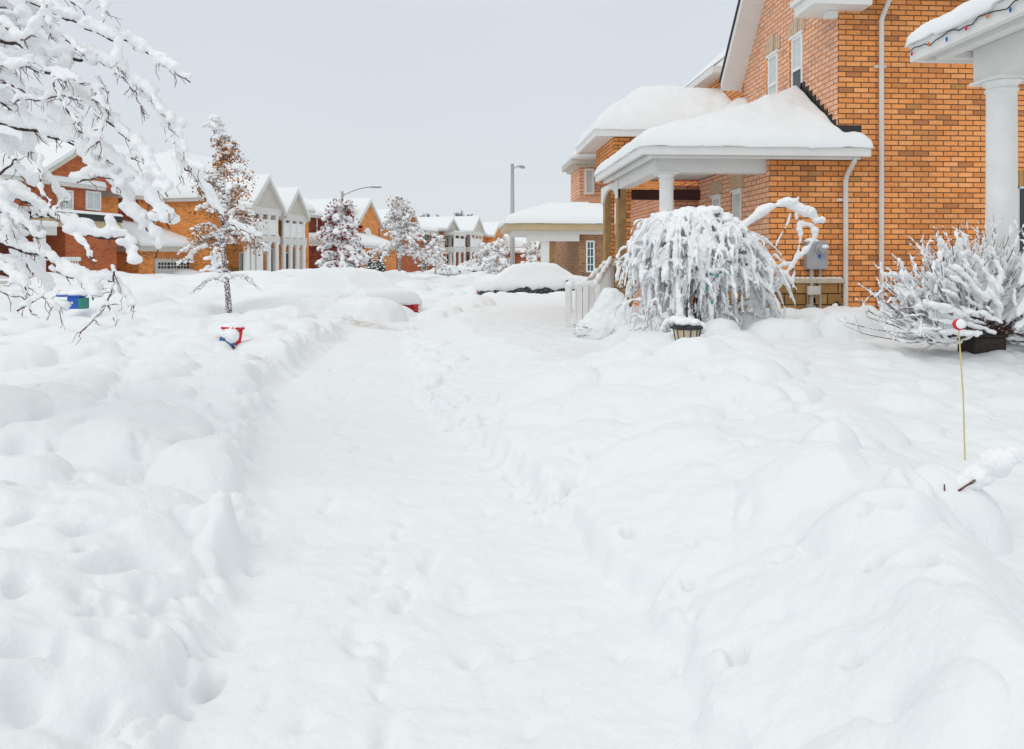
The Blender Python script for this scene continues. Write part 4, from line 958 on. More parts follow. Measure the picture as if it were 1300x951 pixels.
zq = h.Z(480, 316); x0_, x1_ = u(458), u(500)
m_ = MB(); m_.box(x0_, x1_, -3.6, -.003, -.2, zq); m_.build('wall', 'brick_far', h.root)
m_ = MB(); m_.box(x0_-.3, x1_+.3, -4.0, -.003, zq, zq+.2); m_.build('porch_eave', 'trim', h.root)
patch('roof_snow', h.root, lin(x0_-.4, x1_+.4, 16), lin(-4.1, -.01, 12), lambda x, y: zq+.2+.3*edgeround(np.minimum(np.minimum(x-x0_+.5, x1_+.5-x), y+4.2), .5)+.36*(y+4.1), lambda x, y: 0*x+zq+.2).data.materials[0] = M['snow_far']
h.win(u(463), u(470), 1.0, h.Z(466, 322), -3.62, 'glass_teal')

# H6 red brick with balcony
h = House('red-orange brick house with a small brick gable in its roof and a glass-fronted balcony', 503, 82, 562, 96, (535, 294), 'brick_ro', depth=11)
u = h.U; h.body(); h.roof(rise=1.7, hip=(1.5, 2))
h.gable(u(520), 1.6, h.Z(520, 286), h.Z(520, 270), 'brick_ro', y=-.3, back=5)
xa, xb = u(534), u(552)
m_ = MB(); m_.box(xa, u(560), -1.4, -.003, h.Z(545, 322), h.Z(545, 315)); m_.build('balcony_floor', 'trim', h.root); h.balustrade(xa, xb, -1.35, h.Z(545, 315), 1.0)
h.win(u(538), u(545), h.Z(541, 314), h.Z(541, 297), -.02, 'glass_teal'); h.win(u(554), u(558), h.Z(556, 306), h.Z(556, 298), -.02, 'curtain')
m_ = MB(); m_.box(u(502), u(562), -.45, -.003, h.ze-.35, h.ze); m_.build('entablature', 'trim', h.root)
for px in (548, 560): h.col(u(px), -1.2, .28, .3, h.ze-.35)
h.gable(u(560), 2.0, h.Z(560, 292), h.Z(560, 280), 'beige', y=-1.5, back=6)
h.win(u(535), u(541), .8, h.Z(538, 326), -.02, 'glass_teal')

# H7 white verandah semi
h = House('pale two-storey verandah house with steep plain gable, in the middle of the far row', 562, 93.5, 598, 104, (580, 296), 'brick_ro', depth=11)
u = h.U; h.body(); h.roof(rise=1.5, hip=(.3, 2))
verandah(h, u(564), u(578), 1.4, h.Z(570, 295), h.Z(570, 320), h.Z(570, 314), 3); verandah(h, u(580), u(595), 2.0, h.Z(588, 295), h.Z(588, 320), h.Z(588, 314), 4)
h.gable(u(588), (u(595)-u(581))/2, h.Z(588, 295), h.Z(588, 279), 'beige', y=-2.1, back=7)
for a, b in ((566, 569), (572, 576), (582, 585), (588, 590), (592, 595)):
    h.win(u(a), u(b), h.Z(a, 311), h.Z(a, 299), -.02, 'glass'); h.win(u(a), u(b), h.Z(a, 335), h.Z(a, 322), -.02, 'glass', nx=1)

# H8 orange gable
h = House('far orange brick house with a narrow steep gable around an arched window', 598, 104, 629, 114.5, (612, 299), 'brick_far', depth=11)
u = h.U; h.body(); h.roof(rise=1.5, hip=(.3, 1.5))
m_ = MB(); m_.box(u(616), u(628), -1.2, -.003, -.2, h.Z(622, 300)); m_.build('wall', 'brick_far', h.root)
h.gable(u(622), (u(628)-u(616))/2, h.Z(622, 300), h.Z(622, 286), 'brick_far', y=-1.3, back=6); archwin(h, u(619), u(624.5), h.Z(622, 312), h.Z(622, 301), -1.3)
m_ = MB(); m_.box(u(596), u(616), -3.2, -.003, -.2, h.Z(605, 322)); m_.build('wall', 'brick_far', h.root)
m_ = MB(); m_.prism([(u(595), -3.6, h.Z(605, 322)+.004), (u(595), -.01, h.Z(605, 322)+.004), (u(595), -.01, h.Z(605, 313)), (u(595), -3.4, h.Z(605, 320))], (u(617)-u(595), 0, 0)); m_.build('roof_snow', 'snow_far', h.root, bevel=.1)
h.win(u(598), u(602), h.Z(600, 312), h.Z(600, 302), -.02, 'curtain')

# H9
h = House('far pale verandah house directly left of the tall lamp post', 629, 114, 653, 124, (640, 302), 'brick_red', depth=11)
u = h.U; h.body(); h.roof(rise=1.5, hip=(.3, 1.5))
verandah(h, u(632), u(650), 1.8, h.Z(640, 303), h.Z(640, 322), h.Z(640, 317), 5); h.gable(u(647), 1.9, h.Z(647, 302), h.Z(647, 290), 'beige', y=-1.9, back=6)
for a in (632, 635, 639): h.win(u(a), u(a+2.4), h.Z(a, 316), h.Z(a, 305), -.02, 'glass', nx=1)
# houses seen through the carport
for (p0, e0, p1, e1, py, br, lab, gx, gt, gface, aw) in (
        (655, 140, 676, 150, 313, 'brick_far', 'distant tan-gabled house seen through the left carport opening', 661, 299, 'brick_far', 0),
        (673, 112, 692, 119, 316, 'brick_ro', 'distant red-orange brick house with a sharp gable and arched window, framed in the carport', 679, 300, 'brick_ro', 1),
        (700, 150, 722, 160, 316, 'beige', 'distant beige house with one pointed gable seen between the carport posts', 723, 304, 'beige', 0),
        (722, 158, 748, 170, 319, 'brick_red', 'distant dark red house at the right side of the carport opening', 742, 309, 'brick_red', 0)):
    h = House(lab, p0, e0, p1, e1, ((p0+p1)/2, py), br, depth=12); u = h.U; h.body(); h.roof(rise=1.9, hip=(.3, 1.5))
    zb_ = h.Z(gx, py+3); h.gable(u(gx), 2.6 if aw else 2.2, zb_, h.Z(gx, gt), gface, y=-1.0, back=6)
    m_ = MB(); m_.box(u(gx)-2.1, u(gx)+2.1, -.95, -.003, 0, zb_); m_.build('wall', br, h.root)
    if aw: archwin(h, u(gx)-.9, u(gx)+.9, h.Z(gx, 327), h.Z(gx, 312), -1.05)
    for a in (.2, .6): h.win(h.w*a, h.w*a+1.2, h.ze-1.9, h.ze-.6, -.02, 'glass')
    m_ = MB(); m_.box(h.w*.1, h.w*.8, -3.2, -.003, 0, 2.6); m_.build('wall', 'brick_ro', h.root)
    m_ = MB(); m_.prism([(h.w*.08, -3.6, 2.604), (h.w*.08, -.02, 2.604), (h.w*.08, -.02, 4.1), (h.w*.08, -3.4, 3.0)], (h.w*.75, 0, 0)); m_.build('roof_snow', 'snow_far', h.root, bevel=.12)
# ------------------------------------------------------------------ street lamps
def street_lamp(px, d, pytop, arm_dir, arm_len, label, arm_rise):
    p = world(px, d); zt = zd(pytop, d); t = thing('street_lamp', (p.x, p.y, 0), label, 'street lamp', 'street lamps')
    m = MB(); m.tube([(0, 0, -.2), (0, 0, 1), (0, 0, zt)], [.17, .16, .10], 10); m.build('pole', 'galv', t, smooth=True)
    m = MB(); a = arm_dir
    pts = [(a[0]*arm_len*k, a[1]*arm_len*k, zt-.35+arm_rise*math.sin(k*math.pi/2)) for k in (0, .15, .35, .6, .85, 1)]
    m.tube(pts, .055, 8); m.build('arm', 'galv', t, smooth=True)
    e = Vector(pts[-1]); m = MB(); m.blob(e+Vector((a[0]*.4, a[1]*.4, .0)), .5, (1, .34, .18), rz=math.atan2(a[1], a[0]), sub=2); m.build('lamp_head', 'grey_metal', t, smooth=True)
    m = MB(); m.blob(e+Vector((a[0]*.4, a[1]*.4, .09)), .46, (1, .34, .16), rz=math.atan2(a[1], a[0]), sub=2); m.tube([(q[0], q[1], q[2]+.05) for q in pts], .04, 6); m.build('lamp_snow', 'snow_t', t, smooth=True)
street_lamp(434.5, 62, 243, (1, .1), 2.35, 'grey street lamp with its arm reaching right, above the maroon-leaved tree', .75)
street_lamp(650.5, 46, 208, (.42, .9), 1.3, 'tall grey street lamp rising behind the snowy carport roof', .35)

# ------------------------------------------------------------------ cars
def sedan(label, loc, rz, paint, cap=.22, L=4.5, name='parked_car', mirrors=True):
    t = thing(name, loc, label, 'car', None, rz)
    prof = [(-2.2, .35), (-2.25, .62), (-2.18, .88), (-1.65, .98), (-1.05, 1.38), (-.3, 1.46), (.45, 1.40), (1.05, .98), (1.9, .86), (2.2, .66), (2.24, .38)]
    sc = L/4.49; prof = [(x*sc, z) for x, z in prof]
    lower = [prof[i] for i in (0, 1, 2, 3, 7, 8, 9, 10)]
    m = MB(); m.prism([(x, -.86, z) for x, z in lower], (0, 1.72, 0)); m.build('body', paint, t, bevel=.07)
    cabin = [(-1.62, .97), (-1.02, 1.38), (-.3, 1.455), (.42, 1.40), (1.02, .97)]
    m = MB(); n = len(cabin)
    i = m.pts([(x*sc, -.80 if z < 1 else -.62, z) for x, z in cabin]+[(x*sc, .80 if z < 1 else .62, z) for x, z in cabin])
    m.f.append(tuple(range(i+n-1, i-1, -1))); m.f.append(tuple(range(i+n, i+2*n)))
    for k in range(n): m.f.append((i+k, i+(k+1) % n, i+n+(k+1) % n, i+n+k))
    cb = m.build('cabin', paint, t, bevel=.04)
    for sy in (-1, 1):
        for pts in ([(-1.38, 1.02), (-.98, 1.30), (-.42, 1.37), (-.42, 1.02)], [(-.34, 1.02), (-.34, 1.37), (.32, 1.32), (.80, 1.02)]):
            m = MB(); yf = lambda z: sy*(.80-.18*(z-.97)/.41+.006)
            m.poly([(x*sc, yf(z), z) for x, z in pts]); 
            m.poly([(x*sc, yf(z)-sy*.01, z) for x, z in reversed(pts)]); m.build('side_window', 'glass', cb)
    for x, s2 in ((-1.36*sc, -1), (1.36*sc, 1)):
        for sy in (-1, 1):
            m = MB(); b0 = len(m.v); n = 20
            for yy, r in ((.70, .30), (.70, .33), (.885, .33), (.885, .22), (.87, .05)): m.pts([(x+r*math.cos(2*math.pi*j/n), sy*yy, .33+r*math.sin(2*math.pi*j/n)) for j in range(n)])
            for k in range(4):
                for j in range(n): m.f.append((k*n+j, k*n+(j+1) % n, (k+1)*n+(j+1) % n, (k+1)*n+j))
            wl = m.build('wheel', 'tyre', t)
    for sy in (-1, 1):
        m = MB(); m.box(-2.28*sc, -2.12*sc, sy*.80-.18*(sy > 0)-0*(sy < 0), sy*.80+.18*(sy < 0), .66, .84); m.build('tail_light', 'red_light', t, bevel=.02)
        m = MB(); m.box(2.10*sc, 2.25*sc, min(sy*.55, sy*.82), max(sy*.55, sy*.82), .62, .74); m.build('headlight', 'curtain', t, bevel=.02)
        if not mirrors: continue
        m = MB(); m.blob((.78*sc, sy*.98, 1.03), .11, (.8, 1.0, .8), sub=2); m.build('mirror', 'black', t, smooth=True)
    m = MB(); m.box(-2.3*sc, -2.2*sc, -.8, .8, .38, .56); m.build('bumper', 'black', t, bevel=.03)
    m = MB(); m.box(2.18*sc, 2.29*sc, -.8, .8, .36, .55); m.build('bumper', 'black', t, bevel=.03)
    px_ = np.array([p[0] for p in prof]); pz_ = np.array([p[1] for p in prof]); 
    xs_ = np.array([-2.26, -2.18, -1.65, -1.05, -.3, .45, 1.05, 1.9, 2.2, 2.27])*sc; zs_ = np.array([.8, .88, .98, 1.36, 1.455, 1.39, 1.0, .86, .74, .6])
    def zt(x, y):
        wz = np.interp(x, xs_, zs_); low = np.minimum(wz, .86+.1*(wz > .97)); a = sm((.84-np.abs(y))/.22)
        e = np.minimum(np.minimum(x+2.3*sc, 2.3*sc-x), .90-np.abs(y))
        s = low+(wz-low)*a; return s+cap*edgeround(e, .2)*(1+.12*vn(x*2, y*2, 81))+.02*fbm(x*4, y*4, 82)
    def zb(x, y):
        wz = np.interp(x, xs_, zs_); return np.minimum(wz, .86)-.05-.09*(vn(x*4, y*2, 83)+.8*vn(x*11, y*5, 85))*(np.abs(y) > .8)
    patch('car_snow', t, lin(-2.3*sc, 2.3*sc, 70), np.concatenate([lin(-.90, -.6, 10), lin(-.55, .55, 12), lin(.6, .90, 10)]), zt, zb).location = (0, 0, 0)
    return t
cp = world(688, 26.8); sedan('dark navy car side-on under a smooth thick dome of snow, in front of the carport', (cp.x, cp.y, zd(335, 26.8)-1.67), 0.0, 'car_navy', cap=.26, L=4.6)
_r = world(500, 18.2); _a = math.radians(137); cr = sedan('red car almost wholly buried in the street snow, only its tail showing', (_r.x+2.25*math.cos(_a), _r.y+2.25*math.sin(_a), -.16), _a, 'car_red', cap=.20, mirrors=False)
cp = world(503, 37); sedan('silver car with teal-grey side windows showing above the snow, below the white weeping tree', (cp.x, cp.y, -.32), math.radians(8), 'car_silver', cap=.12, L=3.7)
cp = world(570, 66); sedan('distant silver car parked before the verandah house in the middle of the far row', (cp.x, cp.y, -.1), math.radians(10), 'car_silver', cap=.16)
cp = world(600, 74); sedan('distant dark car half hidden by the low snowy trees left of the lamp post', (cp.x, cp.y, .1), math.radians(12), 'car_navy', cap=.2)
# ------------------------------------------------------------------ trees and plants
def rv(a=1.0): return Vector((rnd.uniform(-a, a), rnd.uniform(-a, a), rnd.uniform(-a, a)))
def leafquad(mb, c, s):
    a = rv(); a.normalize(); b = a.cross(rv()); b.normalize()
    mb.poly([c+a*s*.9, c+b*s*.45, c-a*s*.9, c-b*s*.45])
def street_tree(name, label, px, d, pybase, pts_trunk, limbs, leafmat, leafn, seed, snow_r=.045, twigs=5, droop=.5, cat='tree', group='snow-laden street trees', tr=.05, leafzone=None, snown=1.0, lsize=.045):
    """pts_trunk: [(px,py)...] from base up; limbs: list of (fraction along trunk, bearing deg, length, rise)"""
    rnd.seed(seed)
    b = world(px, d); zb = zd(pybase, d); t = thing(name, (b.x, b.y, zb), label, cat, group)
    def L(p, q, dd=0): w = world(p, d+dd); return Vector((w.x-b.x, w.y-b.y, zd(q, d)-zb))
    tk = [Vector(p) for p in smooth_poly([L(p, q) for p, q in pts_trunk], 4)]; tk[0].z -= .5
    n = len(tk); m = MB(); m.tube(tk, [tr*(1-.85*k/(n-1)) for k in range(n)], 8); m.build('trunk', 'bark_frost', t, smooth=True)
    br = MB(); sn = MB(); lf = MB(); lf2 = MB()
    def blobs(P, r):
        for k in range(len(P)-1):
            a, c = P[k], P[k+1]; q = max(1, int((c-a).length/(r*1.1)))
            for j in range(q):
                if rnd.random() > snown: continue
                p = a.lerp(c, j/q); rr = r*rnd.uniform(.55, 1.25)
                sn.blob(p+Vector((rnd.uniform(-.3, .3)*rr, rnd.uniform(-.3, .3)*rr, rr*.45)), rr, (1.25, 1.0, .75), rz=rnd.uniform(0, 3), sub=1, lump=.15)
    for (f, ang, ln, rise) in limbs:
        k = f*(n-1); i = int(k); p0 = tk[i].lerp(tk[min(i+1, n-1)], k-i); a = math.radians(ang)
        out = Vector((math.cos(a), math.sin(a), 0)); P = []
        for s_ in np.linspace(0, 1, 7):
            P.append(p0+out*ln*s_+Vector((0, 0, rise*math.sin(s_*math.pi*.55)-droop*ln*s_**2.2))+rv(.02*ln)*s_)
        br.tube(P, [max(.004, tr*.4*(1-.8*s_)) for s_ in np.linspace(0, 1, 7)], 5); blobs(P, snow_r)
        for q in range(twigs):
            s_ = rnd.uniform(.2, 1.0); kk = s_*6; i = min(5, int(kk)); c = P[i].lerp(P[i+1], kk-i)
            dr = Vector((math.cos(a+rnd.uniform(-1.3, 1.3)), math.sin(a+rnd.uniform(-1.3, 1.3)), rnd.uniform(-.1, .5))); l2 = ln*rnd.uniform(.25, .5)
            T = [c+dr*l2*v+Vector((0, 0, -droop*1.2*l2*v*v)) for v in (0, .33, .66, 1)]
            br.tube(T, [.006*tr/.05, .005*tr/.05, .004*tr/.05, .002*tr/.05], 4); blobs(T, snow_r*.75)
            if leafmat and (leafzone is None or leafzone(c+tk[0]*0)):
                for j in range(leafn):
                    v = rnd.random(); e = T[0].lerp(T[3], v)+rv(.10*snow_r/.045)-Vector((0, 0, .04))
                    leafquad(lf if rnd.random() < .7 else lf2, e, lsize*rnd.uniform(.6, 1.4))
    br.build('branches', 'bark_frost', t)
    sn.build('snow', 'snow_t', t, smooth=True)
    if lf.f: lf.build('leaves', leafmat, t)
    if lf2.f: lf2.build('leaves', 'leaf_dark' if leafmat == 'leaf_brown' else leafmat, t)
    return t
rnd.seed(11)
lm = []
for k in range(40):
    f = .36+.62*k/39; w_ = .78*(1-.8*((f-.36)/.64)**1.3)+.06
    lm.append((f, rnd.uniform(0, 360), w_*rnd.uniform(.45, .85), w_*.55))
lm += [(.42, 15, .85, .18), (.42, 170, .85, .15), (.45, -20, .8, .15), (.38, 190, .7, .12), (.19, 180, .55, .2), (.2, 10, .5, .22), (.21, 100, .4, .2), (.21, -80, .45, .2)]
street_tree('street_tree', 'slender young tree with rust-brown dead leaves, its thin bare trunk rising from the bank', 291, 16, 400,
            [(291, 402), (289, 370), (285, 335), (283, 300), (284, 250), (281, 210), (275, 178), (266, 148)], lm, 'leaf_brown', 16, 11, snow_r=.056, twigs=7, droop=.6, tr=.07, leafzone=lambda c: 1.35 < c.z < 3.75, snown=.8, lsize=.034)
def pyramid(px, d, n, h0, W, seed):
    rnd.seed(seed); return [(h0+(1-h0)*k/(n-1), rnd.uniform(0, 360), W*(1-.75*k/(n-1))*rnd.uniform(.6, 1.1), W*.35) for k in range(n)]
street_tree('street_tree', 'bushy snow-covered tree with maroon leaves under the grey street lamp', 433, 36, 350, [(433, 352), (432, 320), (431, 290), (432, 268)],
            pyramid(433, 36, 44, .12, 1.5, 21), 'leaf_maroon', 5, 21, snow_r=.155, twigs=7, droop=.8, tr=.08, snown=.95, lsize=.09)
street_tree('street_tree', 'white weeping tree with long drooping snowy branches above the buried silver car', 507, 42, 348, [(507, 350), (507, 320), (507, 290), (509, 262)],
            pyramid(507, 42, 40, .25, 1.9, 22), 'leaf_tan', 5, 22, snow_r=.12, twigs=5, droop=.65, tr=.09, snown=.72, lsize=.08)
street_tree('street_tree', 'small snowy tree in front of the balcony house', 553, 62, 344, [(553, 345), (553, 325), (556, 306)], pyramid(553, 62, 24, .1, 1.7, 23), 'leaf_tan', 4, 23, snow_r=.16, twigs=4, droop=.6, tr=.08, snown=.75, lsize=.1)
street_tree('street_tree', 'low spreading snowy tree beside the far orange gabled house', 616, 66, 345, [(616, 347), (616, 332), (618, 318)], pyramid(616, 66, 26, .1, 2.0, 24), 'leaf_tan', 4, 24, snow_r=.18, twigs=4, droop=.5, tr=.08, snown=.75, lsize=.1)
street_tree('street_tree', 'rounded snowy tree just left of the tall lamp post', 634, 60, 345, [(634, 347), (634, 330), (634, 314)], pyramid(634, 60, 30, .1, 1.6, 25), 'leaf_tan', 3, 25, snow_r=.17, twigs=5, droop=.7, tr=.08, snown=.85, lsize=.1)
street_tree('street_tree', 'snowy tree seen through the carport opening between lamp post and white post', 671, 58, 344, [(671, 347), (671, 330), (672, 313)], pyramid(671, 58, 26, .1, 1.2, 26), 'leaf_tan', 4, 26, snow_r=.15, twigs=4, droop=.5, tr=.08, snown=.75, lsize=.1)
street_tree('street_tree', 'wide snowy shrub seen through the right carport opening', 716, 50, 345, [(716, 352), (716, 338), (717, 327)], pyramid(716, 50, 30, .1, 1.4, 27), 'leaf_maroon', 4, 27, snow_r=.15, twigs=5, droop=.4, tr=.07, snown=.8, lsize=.09)
street_tree('street_tree', 'small snowy tree standing before the garage of the orange brick house', 272, 30, 352, [(272, 354), (272, 340), (272, 322)], pyramid(272, 30, 18, .2, .7, 28), None, 0, 28, snow_r=.09, twigs=4, droop=.4, tr=.05, snown=.7, group='snow-laden street trees')
# conifers
def conifer(px, d, pyb, pyt, label, seed):
    rnd.seed(seed); b = world(px, d); zb = zd(pyb, d); H = zd(pyt, d)-zb; t = thing('conifer', (b.x, b.y, zb), label, 'conifer', 'small dark conifers before the arched-window house')
    m = MB(); m.tube([(0, 0, -.5), (0, 0, H*.95)], [.08, .02], 6); m.build('trunk', 'bark', t)
    lf = MB(); sn = MB()
    for k in range(260):
        f = rnd.random()**.7; z = H*(1-f); r = .32*H*f*rnd.uniform(.5, 1); a = rnd.uniform(0, 6.28); c = Vector((r*math.cos(a), r*math.sin(a), z-.1*r))
        for j in range(3): leafquad(lf, c+rv(.07), .13)
        if rnd.random() < .4: sn.blob(c+Vector((0, 0, .05)), rnd.uniform(.06, .13), (1.2, 1, .6), rz=a, sub=1)
    lf.build('foliage', 'conifer', t); sn.build('snow', 'snow_t', t, smooth=True)
conifer(472, 58, 346, 322, 'dark green snow-dusted conifer, left of the small pair in front of the arched-window house', 31)
conifer(482, 59, 346, 321, 'dark green snow-dusted conifer, right of the small pair in front of the arched-window house', 32)
# hazy bare trees beyond the roofs
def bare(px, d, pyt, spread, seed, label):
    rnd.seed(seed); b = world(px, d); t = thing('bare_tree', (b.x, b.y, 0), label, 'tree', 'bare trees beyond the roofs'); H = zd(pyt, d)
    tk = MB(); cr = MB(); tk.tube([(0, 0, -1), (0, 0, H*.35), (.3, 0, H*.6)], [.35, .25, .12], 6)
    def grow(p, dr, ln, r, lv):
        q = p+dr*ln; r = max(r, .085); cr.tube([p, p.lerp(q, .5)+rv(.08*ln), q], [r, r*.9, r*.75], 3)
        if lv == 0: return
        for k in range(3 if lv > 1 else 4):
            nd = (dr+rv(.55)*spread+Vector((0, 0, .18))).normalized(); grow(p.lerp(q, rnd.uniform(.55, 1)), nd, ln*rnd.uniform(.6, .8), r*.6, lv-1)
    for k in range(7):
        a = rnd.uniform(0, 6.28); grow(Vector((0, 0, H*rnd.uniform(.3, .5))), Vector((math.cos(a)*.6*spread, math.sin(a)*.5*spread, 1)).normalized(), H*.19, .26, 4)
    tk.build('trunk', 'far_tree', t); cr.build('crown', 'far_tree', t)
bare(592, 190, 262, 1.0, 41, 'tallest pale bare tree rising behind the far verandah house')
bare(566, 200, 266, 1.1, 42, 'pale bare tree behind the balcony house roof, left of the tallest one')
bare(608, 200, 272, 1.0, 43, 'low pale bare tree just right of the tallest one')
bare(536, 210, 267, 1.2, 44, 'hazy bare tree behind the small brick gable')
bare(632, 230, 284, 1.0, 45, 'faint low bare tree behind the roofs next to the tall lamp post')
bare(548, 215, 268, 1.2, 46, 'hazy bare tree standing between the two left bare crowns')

# ------------------------------------------------------------------ near tree on the left, branches heavy with snow
rnd.seed(5)
DT = 4.7
tb = world(-230, DT); near_t = thing('snowy_tree', (tb.x, tb.y, .4), 'large near tree reaching in from the left, dark twigs loaded with thick snow', 'tree')
TO = -Vector(near_t.location)
def NP(p, q, d): w_ = world(p, d); return Vector((w_.x, w_.y, zd(q, d)))
m = MB(); m.tube([NP(-235, 900, DT), NP(-232, 600, DT), NP(-238, 300, DT), NP(-225, 0, DT), NP(-215, -250, DT)], [.14, .12, .10, .07, .04], 10); o = m.build('trunk', 'bark_frost', near_t, smooth=True); o.location = TO
BRN = [  # (points px,py ; depth near trunk, depth at tip ; snow radius px ; base radius px)
 ([(-120, -60), (-20, -40), (40, 2), (78, 21), (100, 31), (140, 50), (160, 52), (190, 70), (215, 88), (242, 103)], 4.7, 4.3, 12, 1.6),
 ([(-120, 60), (-50, 48), (0, 52), (28, 57), (55, 67), (75, 71), (100, 77), (115, 74), (138, 84), (155, 96), (185, 118), (202, 142), (218, 165)], 4.7, 4.4, 15, 2.8),
 ([(0, 52), (28, 57), (45, 78), (65, 95), (83, 104)], 4.6, 4.3, 8, 2.4),
 ([(75, 71), (85, 95), (95, 115), (120, 138), (140, 157), (165, 178), (185, 200), (200, 228), (213, 250)], 4.6, 4.2, 13, 1.7),
 ([(-80, 30), (0, 60), (25, 77), (48, 92)], 4.9, 5.0, 9, 1.8),
 ([(67, 103), (75, 125), (95, 152), (102, 163)], 4.3, 4.2, 4, 1.1),
 ([(-80, 60), (0, 98), (15, 108), (45, 125), (62, 140), (78, 158), (92, 168)], 4.9, 4.6, 13, 1.5),
 ([(-100, 130), (-20, 150), (30, 165), (75, 172), (112, 189), (130, 200), (160, 217), (178, 235), (190, 250), (205, 272), (214, 290)], 4.8, 4.3, 15, 2.2),
 ([(-110, 200), (-40, 225), (25, 252), (48, 265), (71, 279), (99, 293), (125, 302), (150, 306), (165, 318), (172, 335)], 4.7, 4.2, 14, 2.4),
 ([(-110, 260), (-50, 285), (0, 307), (30, 320), (61, 327), (84, 340), (102, 355), (113, 366), (118, 380)], 4.6, 4.2, 13, 2.4),
 ([(-100, 300), (-40, 322), (0, 343), (20, 355), (35, 367)], 4.5, 4.2, 11, 1.6),
 ([(60, 327), (84, 350), (115, 353), (130, 353), (148, 362), (160, 378), (172, 392)], 4.3, 4.2, 9, 1.2),
 ([(145, 340), (143, 362), (137, 380), (120, 405), (102, 423)], 4.2, 4.1, 4, 1.2),
 ([(137, 385), (143, 398), (148, 412)], 4.1, 4.05, 4, .9),
 ([(20, 395), (50, 378), (60, 383), (70, 388), (75, 399)], 4.2, 4.2, 5, 1.0),
 ([(75, -30), (110, -18), (128, 0), (133, 9), (131, 27)], 4.3, 4.2, 8, 1.1),
 ([(145, 92), (155, 97), (168, 112), (176, 128), (183, 146)], 4.4, 4.3, 3, 1.0),
 ([(150, 95), (170, 105), (186, 118), (205, 140), (215, 160)], 4.4, 4.3, 11, 1.0),
 ([(195, 130), (210, 150), (225, 170), (236, 195), (245, 213), (258, 214)], 4.4, 4.3, 8, .9),
 ([(215, 158), (218, 178), (222, 200), (230, 228)], 4.4, 4.3, 7, .9),
 ([(222, 200), (235, 215), (250, 228), (262, 245), (276, 268), (295, 285), (318, 296), (331, 303)], 4.4, 4.5, 9, 1.1),
 ([(100, 165), (120, 178), (126, 180), (115, 188)], 4.3, 4.3, 8, .9),
 ([(50, 200), (51, 220), (53, 240), (64, 262), (72, 275)], 4.3, 4.2, 5, 1.2),
 ([(95, 300), (108, 315), (120, 335)], 4.2, 4.1, 6, 1.6),
 ([(0, 222), (10, 212), (22, 201)], 4.3, 4.2, 7, 1.8),
 ([(-60, -30), (0, -10), (30, 20), (34, 45)], 4.6, 4.5, 16, 1.4),
 ([(-50, 10), (10, 10), (55, 28), (66, 50)], 4.8, 4.7, 16, 1.2),
 ([(-60, 100), (0, 130), (30, 150), (40, 175), (35, 200)], 4.9, 4.8, 14, 1.4),
 ([(-60, 160), (0, 185), (20, 215), (45, 240)], 4.9, 4.8, 13, 1.4),
 ([(60, 172), (95, 185), (120, 215), (150, 240), (165, 262)], 4.6, 4.5, 15, 1.4),
 ([(100, 232), (125, 225), (145, 230), (152, 245)], 4.5, 4.4, 13, 1.0),
 ([(90, 120), (70, 122), (40, 128), (22, 124), (17, 134)], 4.4, 4.3, 6, 1.0),
 ([(160, 270), (180, 285), (195, 300), (200, 322)], 4.5, 4.4, 15, 1.2),
 ([(-40, 70), (10, 85), (35, 80)], 4.5, 4.3, 15, 1.2),
 ([(-20, 20), (30, 50), (52, 20), (60, 8)], 4.5, 4.3, 11, 1.2),
 ([(150, 45), (152, 62), (150, 80), (158, 95)], 4.3, 4.3, 9, .8),
 ([(-60, 360), (0, 372), (30, 380), (40, 395)], 4.3, 4.2, 7, 1.2),
 ([(-50, 240), (0, 262), (30, 285), (50, 305)], 4.4, 4.3, 10, 1.6),
]
for k in range(18):
    y0 = U(-60, 320); x1 = U(20, 110) if y0 < 200 else U(0, 70); dz = U(20, 95); dd0 = U(4.3, 5.3)
    BRN.append(([(-70, y0-U(0, 40)), (-20+U(-10, 10), y0+U(-5, 20)), (x1*.5, y0+dz*.35+U(-10, 10)), (x1*.8, y0+dz*.7+U(-8, 8)), (x1, y0+dz)], dd0, dd0-.1, U(7, 13), U(.9, 1.6)))
for k in range(12):
    x0, y0 = U(60, 190), 0; y0 = 30+(x0-60)*1.1+U(-10, 90); L_ = U(20, 45); a_ = U(.2, 1.5)
    BRN.append(([(x0, y0), (x0+L_*.5*math.cos(a_), y0+L_*.5*math.sin(a_)+U(-4, 4)), (x0+L_*math.cos(a_*1.1), y0+L_*math.sin(a_*1.1))], 4.4, 4.3, U(4, 8), .8))
wood = MB(); twig = MB(); sn = MB(); 
def snowline(P, rr, start=0.0, clump=True):
    L = 0; phase = U(0, 9)
    for k in range(len(P)-1):
        a, c = P[k], P[k+1]; seg = (c-a).length; q = max(1, int(seg/(rr*.35)))
        for j in range(q):
            t = j/q; p = a.lerp(c, t); L += seg/q
            mod = .78+.30*math.sin(L/rr*.55+phase)+.18*math.sin(L/rr*1.7+phase*2)
            if mod < .42: continue
            r = rr*mod*U(.85, 1.12)
            r *= 1-.35*(k/len(P))**2; sn.blob(p+Vector((U(-.15, .15)*r, U(-.3, .3)*r, r*.78)), r, (1.0, 1.0, U(.7, .9)), rz=U(0, 3), sub=1)
